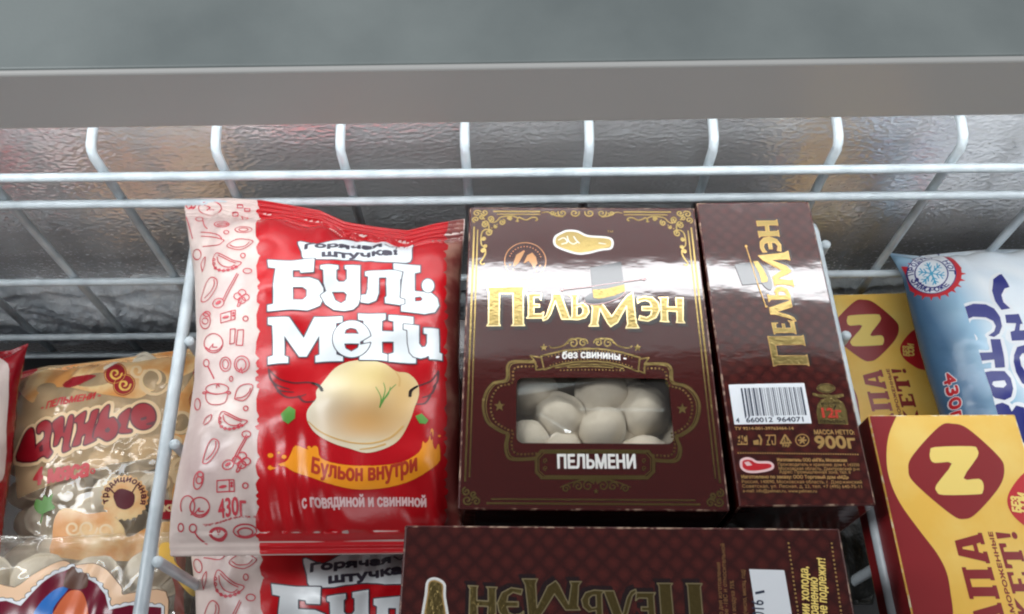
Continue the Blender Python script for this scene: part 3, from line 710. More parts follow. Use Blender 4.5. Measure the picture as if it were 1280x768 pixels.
q = TE([(298, 278), (533, 284), (560, 576), (318, 576)])
b_ = D.lay(0.0005); b_.add([[q[0], q[1], q[1] + (0.0015, -0.05), q[0] + (0.0015, -0.05)]]); D.put(b_, 'date_sticker', M_paper, 1)
b_ = D.lay(0.0002); vdn = lambda a: a
line(b_, TE, '2016', (404, 640), (392, 486), 0.0065, 0.00005); line(b_, TE, '1', (400, 432), (396, 420), 0.005, 0.00015); D.put(b_, 'handwriting', M_bar, 2)
b_ = D.lay(0.0002)
for t_, a, e, cap, gr in (('при отсутствии холода,', (718, 1000), (690, 262), 0.0046, 0.00016), ('замораживанию и хранению', (775, 1200), (755, 336), 0.0046, 0.00016), ('повторной заморозке не подлежит!', (848, 1300), (806, 208), 0.0046, 0.00016)):
    line(b_, TE, t_, a, e, cap, gr)
D.put(b_, 'yellow_lettering', M_yellowlt, 1); b_ = D.lay(0.0002)
for x0, x1 in ((562, 650), (850, 940)):
    b_ = D.lay(0.0002)
    for j, y in enumerate(np.arange(104, 760, 28)): b_.dot(tuple(TE([(x0 + (x1 - x0) * (y - 104) / 656, y)])[0]), 0.00060)
    D.put(b_, 'dotted_line', M_golddk, 1)

b_ = D.lay(0.0002)
for t_, a, e, cap in (('Срок годности: 180 суток со дня изготовления', (150, 1100), (105, 235), 0.0022), ('Хранить при температуре -18С и относительной', (185, 1100), (135, 108), 0.0022), ('влажности воздуха 75%', (225, 760), (195, 355), 0.0022), ('Дата изготовления (число, месяц, год)', (305, 900), (268, 282), 0.0022)):
    line(b_, TE, t_, a, e, cap, 0.00008)
D.put(b_, 'small_lettering', M_seal, 1)

# hidden boxes that carry the pile
for lab, (x, y), z, (w, l) in (('plain brown carton under the windowed box', A.c, -BH - 0.001, (BW, BL)),):
    o = Box('dumpling_box', lab, 'box', (x, y), z, A.rz, w, l, BH, M_brown)
lowB = Box('dumpling_box', 'plain brown carton under the barcode box', 'box', (B.c[0] - 0.030, B.c[1]), -BH * 2 - 0.004, B.rz, BW, BL, BH, M_brown)
lowA = Box('dumpling_box', 'plain brown carton lowest under the windowed box', 'box', (B.c[0] - 0.030 - BW - 0.004, A.c[1]), -BH * 2 - 0.004, A.rz, BW, BL, BH, M_brown)
lowD = Box('dumpling_box', 'plain brown carton under the upside-down lettered box', 'box', (D.c[0], D.c[1] - 0.05), ZC - BW - 0.001, D.rz, BL, BW, BH, M_brown)

# ------------------------------------------------------------------ yellow boxes
SLAB = {
 'П': [[(0,0),(.42,0),(.42,.14),(.37,.14),(.37,.82),(.63,.82),(.63,.14),(.58,.14),(.58,0),(1,0),(1,.14),(.92,.14),(.92,.86),(1,.86),(1,1),(0,1),(0,.86),(.08,.86),(.08,.14),(0,.14)]],
 'А': [[(0,0),(.38,0),(.38,.14),(.32,.14),(.36,.28),(.64,.28),(.68,.14),(.62,.14),(.62,0),(1,0),(1,.14),(.95,.14),(.74,1),(.26,1),(.05,.14),(0,.14)], [(.40,.42),(.60,.42),(.53,.80),(.47,.80)]],
 'М': [[(0,0),(.36,0),(.36,.14),(.3,.14),(.3,.6),(.5,.1),(.7,.6),(.7,.14),(.64,.14),(.64,0),(1,0),(1,.14),(.94,.14),(.94,.86),(1,.86),(1,1),(.7,1),(.5,.5),(.3,1),(0,1),(0,.86),(.06,.86),(.06,.14),(0,.14)]],
 'О': [ell(.5, .5, .5, .5, 0, 20), ell(.5, .5, .16, .32, 0, 16)],
 'Ж': [[(.39,0),(.61,0),(.61,1),(.39,1)]],
 'Е': [[(0,0),(1,0),(1,.32),(.86,.32),(.84,.16),(.45,.16),(.45,.42),(.7,.42),(.7,.58),(.45,.58),(.45,.84),(.82,.84),(.86,.7),(1,.7),(1,1),(0,1),(0,.86),(.1,.86),(.1,.14),(0,.14)]],
 'Т': [[(.28,0),(.72,0),(.72,.14),(.66,.14),(.66,.84),(.82,.84),(.86,.66),(1,.66),(1,1),(0,1),(0,.66),(.14,.66),(.18,.84),(.34,.84),(.34,.14),(.28,.14)]],
 '!': [[(.3,.32),(.7,.32),(.9,1),(.1,1)]]}
YZ = -0.014
zy = Z(1020, 500, 2.865)
q = P([(1085, 519), (1268, 515)], YZ)[:, :2]; rzY = math.atan2(q[1][1] - q[0][1], q[1][0] - q[0][0]) - math.radians(1.0)
ex = np.array([math.cos(rzY), math.sin(rzY)]); ey = np.array([-ex[1], ex[0]])
YW, YL, YH = float(np.hypot(*(q[1] - q[0]))), 0.190, 0.048
cY = q[0] + ex * YW / 2 - ey * YL / 2
Yb = Box('dumpling_box', 'yellow and maroon carton on top, its rounded diamond logo fully uncovered', 'box', cY, YZ, rzY, YW, YL, YH, M_yellow, group='yellow and maroon boxes')
TY = lambda p: Yb.T(zy(p))
Yb.body.data.materials.append(M_maroon)
for q_ in Yb.body.data.polygons:
    if q_.normal.x < -0.98: q_.material_index = 2
b_ = Yb.lay(0.0005); cur = smooth_loop([(297,40),(262,120),(252,200),(262,280),(300,370),(370,470),(430,550),(465,620),(480,700),(488,768),(490,900)], 5, False)
mp_ = TY(cur); b_.add([np.concatenate([mp_, [(-0.3, mp_[-1][1]), (-0.3, mp_[0][1])]])]); b_.d = np.maximum(b_.d, np.maximum(np.abs(b_.X)[None, :] - YW / 2 + 0.0008, np.abs(b_.Y)[:, None] - YL / 2 + 0.0008)); Yb.put(b_, 'maroon_panel', M_maroon, 1)
b_ = Yb.lay(0.0004); b_.add([TY(smooth_loop([(440,97),(490,86),(545,105),(648,198),(673,246),(655,312),(575,405),(530,428),(480,410),(353,300),(330,250),(347,198)], 6))]); Yb.put(b_, 'diamond_logo', M_maroon, 1)
b_ = Yb.lay(0.0003)
b_.add([TY(smooth_loop([(425,170),(555,167),(576,178),(577,205),(527,282),(582,284),(598,303),(595,332),(575,340),(455,342),(431,330),(430,305),(485,229),(425,227),(408,212),(408,185)], 3))]); Yb.put(b_, 'logo_letter', M_yellowlt, 2)
b_ = Yb.lay(0.0004); b_.add([TY(smooth_loop([(745,262),(700,315),(683,362),(700,410),(745,452),(800,480),(900,480),(900,250),(800,240)], 4))]); b_.d = np.maximum(b_.d, np.abs(b_.X)[None, :] - YW / 2 + 0.0008); Yb.put(b_, 'red_tag', M_tagred, 1)
b_ = Yb.lay(0.0002); line(b_, TY, 'БЕЗ', (733, 404), (726, 350), 0.0052, 0.0004); line(b_, TY, 'СОИ', (757, 404), (752, 340), 0.0052, 0.0004); Yb.put(b_, 'tag_lettering', M_yellowlt, 2)
def slab_line(lay, chars, u_base, u_top, v_end, v_start_widths):
    """letters reading away from the viewer, tops to the left"""
    v = v_end
    for ch, wd in reversed(list(zip(chars, v_start_widths))):
        f = lambda p: np.stack([u_base + (u_top - u_base) * np.asarray(p, float)[:, 1], v - wd + wd * np.asarray(p, float)[:, 0]], 1)
        lay.add([f(l) for l in SLAB[ch]])
        if ch == 'Ж':
            for sx in (-1, 1):
                for pl_ in ([(.5,.5),(.5 + sx*.5,0),(.5 + sx*.22,0),(.5 + sx*.05,.32)], [(.5,.5),(.5 + sx*.5,1),(.5 + sx*.22,1),(.5 + sx*.05,.68)]): lay.add([f(pl_)])
        if ch == '!': lay.add([f(ell(.5, .13, .42, .13))])
        v -= wd + 0.0022
b_ = Yb.lay(0.0003)
ub, ut = TY([(602, 520)])[0][0], TY([(497, 520)])[0][0]; ve = TY([(545, 478)])[0][1]
slab_line(b_, 'ПАПА', ub, ut, ve, (0.0185, 0.0185, 0.0185, 0.0185))
ub, ut = TY([(722, 500)])[0][0], TY([(646, 500)])[0][0]; ve = TY([(690, 472)])[0][1]
slab_line(b_, 'МОЖЕТ!', ub, ut, ve, (0.020, 0.0155, 0.020, 0.0125, 0.0150, 0.0052))
e1 = TY([(628, 474)])[0]; b_.text('ПЕЛЬМЕНИ ЗАМОРОЖЕННЫЕ', e1 - (0, 0.094), e1, 0.0026, 0.00016)
b_.d = np.maximum(b_.d, np.abs(b_.Y)[:, None] - YL / 2 + 0.001); Yb.put(b_, 'maroon_lettering', M_maroon, 1)
lo = P([(1194.5, 589.7)], YZ)[0]; ZU = -0.175; up_ = P([(1083, 414)], ZU)[0]
Y2 = copy_tree(Yb.t); Y2.rotation_euler = (0, 0, rzY + math.radians(1.5)); Y2.location = Yb.t.location + Vector(up_ - lo)
Y2['label'] = 'yellow carton half hidden beside the snow-blue bag and brown box'
del Y2['group']; del Yb.t['group']

# ------------------------------------------------------------------ dumplings
def dumpling_mesh(seed, R=1.0):
    r_ = np.random.default_rng(seed); nt_, nr = 28, 11; V = []; F = []
    ph = r_.uniform(0, 6.3, 4)
    for side in (1, -1):
        for j in range(nr):
            r = (j / (nr - 1)) ** 0.8
            for i in range(nt_):
                a = 2 * math.pi * i / nt_
                lob = 1 + 0.05 * math.sin(2 * a + ph[0]) + 0.04 * math.sin(3 * a + ph[1]) + 0.02 * math.sin(7 * a + ph[2])
                z1 = 0.74 * math.sqrt(max(0, 1 - (r / 0.84) ** 2)); z2 = 0.17 * (1 - r ** 6) + 0.015
                z = math.log(math.exp(14 * z1) + math.exp(14 * z2)) / 14 - 0.03 + 0.02 * math.sin(5 * a + ph[3]) * (r > 0.6) * (r < 0.99)
                x, y = r * lob * math.cos(a), r * lob * math.sin(a)
                z += 0.10 * (r > 0.7) * math.cos(a - ph[0]) * r          # flange curls up on one side
                V.append((x * R, y * R, (z if side > 0 else -0.55 * z) * R))
    for k in (0, 1):
        o = k * nt_ * nr
        for j in range(nr - 1):
            for i in range(nt_):
                i2 = (i + 1) % nt_; q = (o + j * nt_ + i, o + j * nt_ + i2, o + (j + 1) * nt_ + i2, o + (j + 1) * nt_ + i)
                F.append(q if k == 0 else q[::-1])
    for i in range(nt_):
        i2 = (i + 1) % nt_; a = (nr - 1) * nt_; b = nt_ * nr + (nr - 1) * nt_
        F.append((a + i, a + i2, b + i2, b + i))
    return mesh_np('dumpling', V, F)
DM = [dumpling_mesh(k) for k in range(5)]
def dumpling(x, y, z, R, label, group, tilt=None):
    o = obj('dumpling', random.choice(DM), M_dough, None, (x, y, z)); o.scale = (R,) * 3
    a = random.uniform(-0.45, 0.45) if tilt is None else tilt[0]; b = random.uniform(-0.45, 0.45) if tilt is None else tilt[1]
    o.rotation_euler = (a, b, random.uniform(0, 6.28)); tag(o, label, 'dumpling', group); return o
for (x, y, rp, dz) in ((664,482,32,-.014),(700,514,34,-.006),(753,530,30,-.006),(757,484,40,-.013),(807,505,35,-.006),(660,545,26,-.006),(708,559,27,-.011),(814,561,31,-.006),(782,540,22,-.018),(725,555,20,-.020),(672,512,20,-.020),(786,475,24,-.016),(733,505,22,-.030),(850,535,26,-.026),(640,515,26,-.030),(770,560,24,-.026),(700,480,26,-.030),(835,480,26,-.030)):
    zz = dz; w = P([(x, y)], zz)[0]; dumpling(w[0], w[1], min(zz - 0.0105, -0.0058 - 0.80 * rp * 0.60 / 1065), rp * 0.60 / 1065, 'frozen pale dumpling behind the clear window of the brown box', 'dumplings in the box window')

# ------------------------------------------------------------------ bags
class Bag:
    def __init__(s, name, label, left, right, top, ybot, zs, H, Hb, m, seal=0.012, seed=0, lump=0.002, wrinkle=0.0012, group=None, res=0.0013, cell=0.03, clearlump=None):
        s.zs, s.H, s.Hb, s.seal, s.wr = zs, H, Hb, seal, wrinkle
        l = P(left, zs)[:, :2]; r = P(right, zs)[:, :2]; t = P(top, zs)[:, :2]; b = P([(400, ybot)], zs)[0][1]
        s.c = np.array([(l[:, 0].mean() + r[:, 0].mean()) / 2, (b + t[:, 1].mean()) / 2])
        s.t = thing(name, label, 'bag', (s.c[0], s.c[1], zs - Hb), 0, group)
        o = np.argsort(l[:, 1]); s.L = (l[o] - s.c)[:, ::-1]; o = np.argsort(r[:, 1]); s.Rr = (r[o] - s.c)[:, ::-1]
        s.vb = b - s.c[1]; tt = t - s.c
        sT = 2 * (tt[:, 0] - s.uL(tt[:, 1])) / (s.uR(tt[:, 1]) - s.uL(tt[:, 1])) - 1; o = np.argsort(sT); s.sT = sT[o]; s.vT = tt[o, 1]
        r_ = np.random.default_rng(seed); s.ph = r_.uniform(0, 6.3, 12)
        W = s.uR(np.array([0.]))[0] - s.uL(np.array([0.]))[0]; Ht = s.vT.mean() - s.vb
        s.lumps = []
        nu, nv = max(2, int(W / cell)), max(2, int(Ht / cell))
        for i in range(nu):
            for j in range(nv):
                s.lumps.append(((i + 0.5 + r_.uniform(-.35, .35)) / nu * W - W / 2, (j + 0.5 + r_.uniform(-.35, .35)) / nv * Ht + s.vb, r_.uniform(0.3, 1) * lump))
        s.cell = cell
        n = int(W / res); mm = int(Ht / res); ss, t2 = np.meshgrid(np.linspace(-1, 1, n), np.linspace(-1, 1, mm))
        vt = np.interp(ss, s.sT, s.vT); v = s.vb + (vt - s.vb) * (t2 + 1) / 2; u = s.uL(v) + (s.uR(v) - s.uL(v)) * (ss + 1) / 2
        zt = s.surf(u, v); zb = -zt * (Hb / H)
        # the seal stays one flat sheet; the lower shell keeps 0.3 mm below the upper
        V = np.concatenate([np.stack([u.ravel(), v.ravel(), Hb + zt.ravel()], 1), np.stack([u.ravel(), v.ravel(), Hb + np.minimum(zb, zt - 0.0004).ravel()], 1)])
        N = n * mm; F = []
        idx = np.arange(N).reshape(mm, n); a, b2, c2, d2 = idx[:-1, :-1].ravel(), idx[:-1, 1:].ravel(), idx[1:, 1:].ravel(), idx[1:, :-1].ravel()
        F = np.concatenate([np.stack([a, b2, c2, d2], 1), np.stack([d2, c2, b2, a], 1) + N]).tolist()
        rimi = np.concatenate([idx[0], idx[1:, -1], idx[-1, -2::-1], idx[-2:0:-1, 0]])
        for k in range(len(rimi)): p_, q_ = int(rimi[k]), int(rimi[(k + 1) % len(rimi)]); F.append([q_, p_, p_ + N, q_ + N])
        me = bpy.data.meshes.new('film'); me.vertices.add(len(V)); me.vertices.foreach_set('co', V.astype(np.float32).ravel())
        F = np.array(F, dtype=np.int32); me.loops.add(F.size); me.loops.foreach_set('vertex_index', F.ravel()); me.polygons.add(len(F))
        me.polygons.foreach_set('loop_start', np.arange(0, F.size, 4, dtype=np.int32)); me.polygons.foreach_set('loop_total', np.full(len(F), 4, dtype=np.int32))
        me.polygons.foreach_set('use_smooth', np.ones(len(F), dtype=bool)); me.update(calc_edges=True)
        s.me = me; s.V = V
        s.body = obj('film', me, m, s.t)
    def uL(s, v): return np.interp(v, s.L[:, 0], s.L[:, 1])
    def uR(s, v): return np.interp(v, s.Rr[:, 0], s.Rr[:, 1])
    def st(s, u, v):
        ss = 2 * (u - s.uL(v)) / (s.uR(v) - s.uL(v)) - 1; vt = np.interp(ss, s.sT, s.vT)
        return ss, 2 * (v - s.vb) / (vt - s.vb) - 1, vt
    def surf(s, u, v):
        ss, tt, vt = s.st(u, v); sc = np.clip(ss, -1, 1)
        dt = vt - v; db = v - s.vb
        f = lambda d, sl: (1 - np.exp(-np.maximum(d - sl, 0) / 0.024)) ** 0.75; sb = min(s.seal, 0.007)
        pu = np.sqrt(np.maximum(0, 1 - np.abs(sc) ** 2.6)); pv = f(dt, s.seal) * f(db, sb); p = pu * pv
        z = s.H * p
        lz = np.zeros_like(u)
        for a, b, h in s.lumps: lz = lz + h * np.exp(-(((u - a) ** 2 + (v - b) ** 2) / (0.42 * s.cell) ** 2))
        z = z + lz * np.minimum(1, p * 1.6)
        ph = s.ph
        for d, k in ((dt, 0), (db, 4)):
            e = np.exp(-np.maximum(d - s.seal, 0) / 0.028) * (d > s.seal * 0.6)
            z = z + s.wr * e * pu * (np.sin(u * 300 + 3 * np.sin(u * 60 + ph[k]) + d * 60 + ph[k + 1]) + 0.7 * np.sin(u * 155 - d * 40 + ph[k + 2]))
        es = np.exp(-(1 - np.abs(sc)) * 9) * (1 - np.exp(-(1 - np.abs(sc)) * 30))
        z = z + s.wr * es * (0.55 * np.sin(v * 120 + 3.5 * np.sin(v * 31 + ph[8]) + ph[9]) + 0.5 * np.sin(v * 57 + 2 * np.sin(v * 19 + ph[7]))) * (dt > s.seal)
        z = z + np.where((dt < s.seal * 0.9) | (db < sb * 0.9), 0.0007 * np.sin(np.minimum(dt, db) * 2 * np.pi / 0.0038), 0) - 0.010 * np.exp(-np.maximum(db, 0) / 0.010)
        z = z + np.exp(-np.maximum(dt, 0) / 0.012) * 0.004 * np.sin(u * 34 + ph[10])          # the seal waves
        return z
    def T(s, px):
        z = np.full(len(np.atleast_2d(px)), s.zs + 0.8 * s.H)
        for _ in range(40):
            w = P(px, z)[:, :2] - s.c; z = 0.7 * z + 0.3 * (s.zs + np.clip(s.surf(w[:, 0], w[:, 1]), 0, None))
        return w
    def lay(s, res=0.0005, px=None):
        if px is not None:
            q = s.T(px); lo, hi = q.min(0) - 0.004, q.max(0) + 0.004
        else:
            lo = np.array([s.L[:, 1].min(), s.vb]); hi = np.array([s.Rr[:, 1].max(), s.vT.max()])
        return Lay(lo[0], lo[1], hi[0], hi[1], res)
    def put(s, lay, name, m, n=1, color=None, parent=None):
        X, Y = np.meshgrid(lay.X, lay.Y); ss, tt, _ = s.st(X, Y)
        lay.d = np.maximum(lay.d, 0.08 * np.maximum(np.abs(ss) - 0.994, np.abs(tt) - 0.997))
        me = lay.mesh(name, lambda x, y: np.stack([x, y, s.Hb + s.surf(x, y) + 0.00013 * n], 1), color)
        if len(me.polygons) == 0: return None
        return obj(name, me, m, parent or s.t)

# --- red bag of dumplings
RB = Bag('dumpling_bag', 'red and white dumpling bag lying full on top, its orange banner uncovered',
         [(229,248),(236,300),(244,350),(247,420),(244,480),(236,540),(222,600),(212,650),(206,694)], [(581,280),(576,350),(574,450),(576,560),(578,640),(580,688)],
         [(229,247),(330,254),(400,262),(430,274),(510,287),(545,281),(581,277)], 689, -0.030, 0.033, 0.030, M_milk, seal=0.018, res=0.0010, seed=5, lump=0.0045, wrinkle=0.0019)
R = RB.T
def wavy_edge(x0, ys, amp, seed):
    r_ = np.random.default_rng(seed); out = []; y = ys[0]
    while y < ys[1]:
        st_ = r_.choice([7, 9, 12, 18, 26, 34]); amp_ = r_.uniform(0.4, 1.1); out += [(x0 + r_.uniform(-1.5, 1.5), y), (x0 - amp * amp_ * r_.uniform(0.5, 1.1), y + st_ * 0.35), (x0 - amp * amp_ * r_.uniform(0.2, 0.9), y + st_ * 0.8), (x0 + amp * r_.uniform(0.1, 0.6), y + st_ * 0.97)]; y += st_
    return out
le = wavy_edge(323, (236, 720), 5.0, 3); re_ = wavy_edge(556, (236, 720), -5.0, 4)
b_ = RB.lay(0.0007); b_.add([R(np.array(le + re_[::-1]))]); RB.put(b_, 'red_panel', M_red, 2)
b_ = RB.lay(0.0008); b_.add([R([(540, 240), (600, 240), (600, 720), (540, 720)])]); RB.put(b_, 'edge_strip', M_edgestrip, 1)
z3 = Z(320, 280, 4.2667); T3 = lambda p: R(z3(p))
lab = smooth_loop([(225,98),(280,104),(330,110),(440,88),(560,98),(660,100),(740,82),(835,77),(832,140),(822,205),(740,207),(640,203),(500,194),(330,190),(255,187),(243,150)], 3)
b_ = RB.lay(0.0005, z3([(200,60),(860,230)])); b_.add([T3(lab)], 0.0009); RB.put(b_, 'brand_label_outline', M_outline, 3)
b_ = RB.lay(0.0005, z3([(200,60),(860,230)])); b_.add([T3(lab)]); RB.put(b_, 'brand_label', M_letter, 4)
b_ = RB.lay(0.0003, z3([(200,60),(860,230)])); b_.text('Горячая', T3([(262,137)])[0], T3([(668,124)])[0], 0.0058, 0.00065); b_.text('штучка!', T3([(356,176)])[0], T3([(752,166)])[0], 0.0062, 0.00065)
for p_, w in (([(690,112),(720,126),(748,122)], 0.0012), ([(735,95),(752,118),(744,150)], 0.0012), ([(760,120),(785,100),(812,98)], 0.0014), ([(768,125),(800,118)], 0.001)): b_.stroke(T3(smooth_loop(p_, 4, False)), w, w * 0.5)
RB.put(b_, 'brand_label_text', M_outline, 5)
BIGL = [  # (outer, holes)
 ([(62,195),(190,201),(314,189),(309,260),(240,264),(236,250),(197,250),(197,290),(285,289),(335,305),(360,345),(362,395),(342,440),(275,465),(62,470),(62,437),(93,430),(106,240),(68,236)], [[(197,340),(250,340),(272,355),(272,390),(250,408),(197,408)]]),
 ([(583,258),(782,256),(786,292),(770,300),(770,395),(797,402),(797,441),(690,426),(688,396),(697,390),(697,290),(656,290),(656,372),(642,412),(600,428),(560,422),(556,384),(588,380),(597,350),(600,285),(583,280)], []),
 ([(733,214),(877,226),(876,262),(848,267),(848,362),(930,368),(968,400),(978,440),(955,476),(900,485),(775,470),(775,438),(798,432),(798,404),(772,396),(780,300),(788,258),(735,246)], [[(848,395),(878,391),(890,404),(880,415),(848,418)]]),
 ([(345,225),(441,225),(441,244),(430,248),(430,298),(442,312),(472,312),(486,298),(486,248),(475,244),(475,225),(557,225),(557,400),(545,437),(520,460),(470,468),(415,462),(372,432),(346,388),(350,380),(376,362),(362,320),(360,248),(345,244)], [[(405,366),(470,366),(486,380),(480,412),(455,428),(424,412)]]),
 (ell(918, 333, 33, 37, 0, 20), []),
 ([(65,503),(178,500),(256,612),(312,500),(462,497),(462,528),(428,533),(430,700),(465,712),(465,735),(318,742),(318,708),(340,700),(340,598),(272,712),(232,712),(152,600),(152,706),(174,714),(174,746),(65,755),(65,714),(92,705),(88,545),(65,540)], []),
 ([(546,482),(692,482),(692,515),(673,521),(673,575),(735,578),(735,524),(708,518),(708,490),(840,500),(840,540),(828,545),(830,700),(854,715),(854,747),(708,738),(708,698),(735,690),(735,632),(673,632),(673,692),(702,700),(702,735),(552,728),(555,700),(575,695),(575,520),(546,515)], []),
 (np.concatenate([ell(512, 617, 101, 98, 0, 40, 12, 350), [(556,632),(556,648)]]), [[(472,590),(480,568),(505,557),(535,564),(550,590)], [(472,642),(552,642),(545,664),(510,684),(478,668)]]),
 ([(788,538),(870,546),(870,640),(885,662),(905,658),(913,640),(913,592),(895,588),(895,558),(975,565),(978,690),(994,697),(994,733),(925,726),(922,706),(905,716),(880,722),(840,712),(820,690),(810,640),(808,570),(788,566)], [])]
wl_ = RB.lay(0.0004, z3([(30,160),(1010,790)])); ol = RB.lay(0.0004, z3([(30,160),(1010,790)]))
for outer, holes in BIGL:
    loops = [T3(np.array(outer, float))] + [T3(np.array(h, float)) for h in holes]
    ol.add([loops[0]], 0.00085); ol.add(loops, 0.00085); wl_.add(loops, 0, 0.0007)
    for h in loops[1:]: ol.sub([h], -0.0007)
RB.put(ol, 'lettering_outline', M_outline, 6); RB.put(wl_, 'lettering', M_letter, 7)
# bun with wings
zu = Z(320, 440, 3.838); TU = lambda p: R(zu(p))
bw = zu([(40,20),(900,520)])
b_ = RB.lay(0.0004, bw)
for p_ in ([(318,185),(300,160),(250,148),(180,150),(110,130),(62,85)], [(62,85),(70,130),(100,160),(160,180)], [(85,150),(110,185),(180,195)], [(105,190),(150,220),(210,215),(240,205)], [(205,215),(230,240),(270,240),(292,230)],
           [(735,215),(745,185),(780,165),(840,140),(875,95)], [(875,95),(872,140),(850,170)], [(862,165),(840,205),(800,220)], [(835,215),(810,248),(765,252)]):
    b_.stroke(TU(smooth_loop(p_, 5, False)), 0.0015, 0.0008)
    if p_[0] == (205,215): RB.put(b_, 'wing_drawing', M_wing, 3); b_ = RB.lay(0.0004, bw)
RB.put(b_, 'wing_drawing', M_wing, 3)
bun = smooth_loop([(290,190),(320,150),(380,80),(450,48),(540,40),(620,60),(672,95),(730,105),(775,150),(782,210),(760,270),(740,330),(690,420),(620,465),(530,486),(450,465),(370,440),(290,395),(250,340),(245,290),(270,250),(290,225)], 4)
kz = TU([(520, 330), (330, 300), (560, 120), (700, 200), (520, 460)])
def buncol(x, y):
    def g_(c, sx, sy): return np.exp(-(((x - c[0]) / sx) ** 2 + ((y - c[1]) / sy) ** 2))
    c = np.tile(np.array([0.72, 0.60, 0.40]), (len(x), 1)); mix = lambda c, k, w: c * (1 - w[:, None]) + np.array(k) * w[:, None]
    c = mix(c, (0.80, 0.76, 0.64), g_(kz[1], 0.022, 0.03)); c = mix(c, (0.80, 0.62, 0.24), 0.8 * g_(kz[2], 0.03, 0.018))
    c = mix(c, (0.64, 0.32, 0.08), 0.85 * g_(kz[0], 0.028, 0.016)); c = mix(c, (0.70, 0.38, 0.10), 0.6 * g_(kz[3], 0.014, 0.02)); c = mix(c, (0.74, 0.66, 0.48), 0.8 * g_(kz[4], 0.03, 0.006))
    return c
b_ = RB.lay(0.0004, bw); b_.add([TU(bun)]); RB.put(b_, 'bun_picture', M_col, 4, buncol)
b_ = RB.lay(0.0003, bw)
for p_ in ([(595,268),(600,220),(575,170)], [(597,262),(620,190),(612,150)], [(600,255),(640,190),(672,158)], [(605,240),(635,205),(645,170)]): b_.stroke(TU(smooth_loop(p_, 4, False)), 0.0009, 0.0004)
RB.put(b_, 'dill_sprig', M_green, 5); b_ = RB.lay(0.0003, bw)
b_.add([TU([(120,300),(160,262),(190,280),(188,320),(155,348),(128,330)])]); RB.put(b_, 'herb_picture', M_green, 5); b_ = RB.lay(0.0003, bw); b_.add([TU([(765,310),(795,298),(828,330),(815,348),(785,345)])])
RB.put(b_, 'herb_picture', M_green, 5)
b_ = RB.lay(0.0003, bw); b_.stroke(TU(smooth_loop([(318,186),(300,163),(270,152)], 4, False)), 0.0022, 0.0012); RB.put(b_, 'wing_root', M_shadow, 6); b_ = RB.lay(0.0003, bw); b_.stroke(TU(smooth_loop([(737,213),(745,188),(775,167)], 4, False)), 0.0026, 0.0012); RB.put(b_, 'wing_root', M_shadow, 6)
ban = zu([(40,340),(920,700)])
b_ = RB.lay(0.0004, ban); b_.add([TU(smooth_loop([(165,495),(190,450),(250,470),(280,452),(298,462),(312,510),(400,540),(560,548),(700,530),(785,480),(800,430),(812,440),(830,420),(840,372),(852,380),(848,440),(862,470),(876,440),(884,490),(870,540),(760,612),(640,650),(500,662),(380,642),(260,602),(180,575),(130,548),(70,568),(62,548),(140,530)], 3))])
for x, y, r in ((70,498,14),(110,485,7),(135,505,12),(255,460,9),(880,405,7)): b_.add([TU(ell(x, y, r, r * 0.8))])
b_.sub([TU(ell(95, 548, 22, 8))]); b_.sub([TU(ell(842, 405, 5, 22))]); RB.put(b_, 'banner', M_orange, 3)
b_ = RB.lay(0.0003, ban); b_.text('Бульон внутри', TU([(268,578)])[0], TU([(772,570)])[0], 0.0098, 0.0004, -0.0058); RB.put(b_, 'banner_text', M_brick, 4)
b_ = RB.lay(0.0003, zu([(200,660),(840,790)])); b_.text('с говядиной и свининой', TU([(224,752)])[0], TU([(816,744)])[0], 0.0062, 0.00028); RB.put(b_, 'flavour_text', M_pink, 3)
b_ = RB.lay(0.0003, bw)
for p_ in ([(250,335),(310,385),(390,420),(480,440),(570,438),(650,410),(705,360)], [(672,98),(690,130),(688,165)], [(500,470),(560,462),(620,445)]): b_.stroke(TU(smooth_loop(p_, 5, False)), 0.0007, 0.0013)
RB.put(b_, 'bun_fold', mat('bun_fold_ink', (214, 170, 104), 0.35), 5)
# line drawings down the left band
b_ = RB.lay(0.0003, [(200, 240), (335, 705)]); DW = 0.00075
def dr(z, p, w=DW, close=False, sm=True, n=4):
    p = np.asarray(p, float)
    if sm: p = smooth_loop(p, n, close)
    if close: p = closed(p)
    b_.stroke(R(z(p)), w)
def de(z, x, y, rx, ry=None, rot=0, w=DW, a0=0, a1=360):
    p = ell(x, y, rx, ry, rot, 22, a0, a1); b_.stroke(R(z(closed(p) if a1 - a0 == 360 else p)), w)
def crescent(z, ox, oy):
    o = np.array([ox, oy]); dr(z, np.array([(290,465),(260,500),(252,550),(275,600),(330,620),(400,610),(470,580),(500,548),(430,530),(370,500)]) + o, close=True)
    dr(z, np.array([(290,500),(300,545),(340,580),(400,590),(442,570)]) + o); dr(z, np.array([(300,485),(350,510),(400,535),(450,552)]) + o)
    for a in range(8): p = np.array([(262,560),(275,598),(308,615),(345,620),(385,614),(425,602),(455,588),(262,525)][a]) + o; de(z, p[0], p[1], 11, 9)
def leaf(z, ox, oy, s=1): dr(z, np.array([(150,185),(170,100),(200,20),(240,-20),(285,0),(285,60),(240,140),(190,190)]) * s + (ox, oy), close=True); dr(z, np.array([(180,160),(230,110),(262,50),(262,0)]) * s + (ox, oy))
def spoon(z, ox, oy):
    de(z, 300 + ox, 205 + oy, 50, 40, -25); b_.add([R(z(ell(300 + ox, 200 + oy, 28, 14, -30)))]); dr(z, np.array([(338,178),(378,95),(425,12),(462,-55)]) + (ox, oy)); dr(z, np.array([(352,190),(395,102),(440,20),(475,-45)]) + (ox, oy))
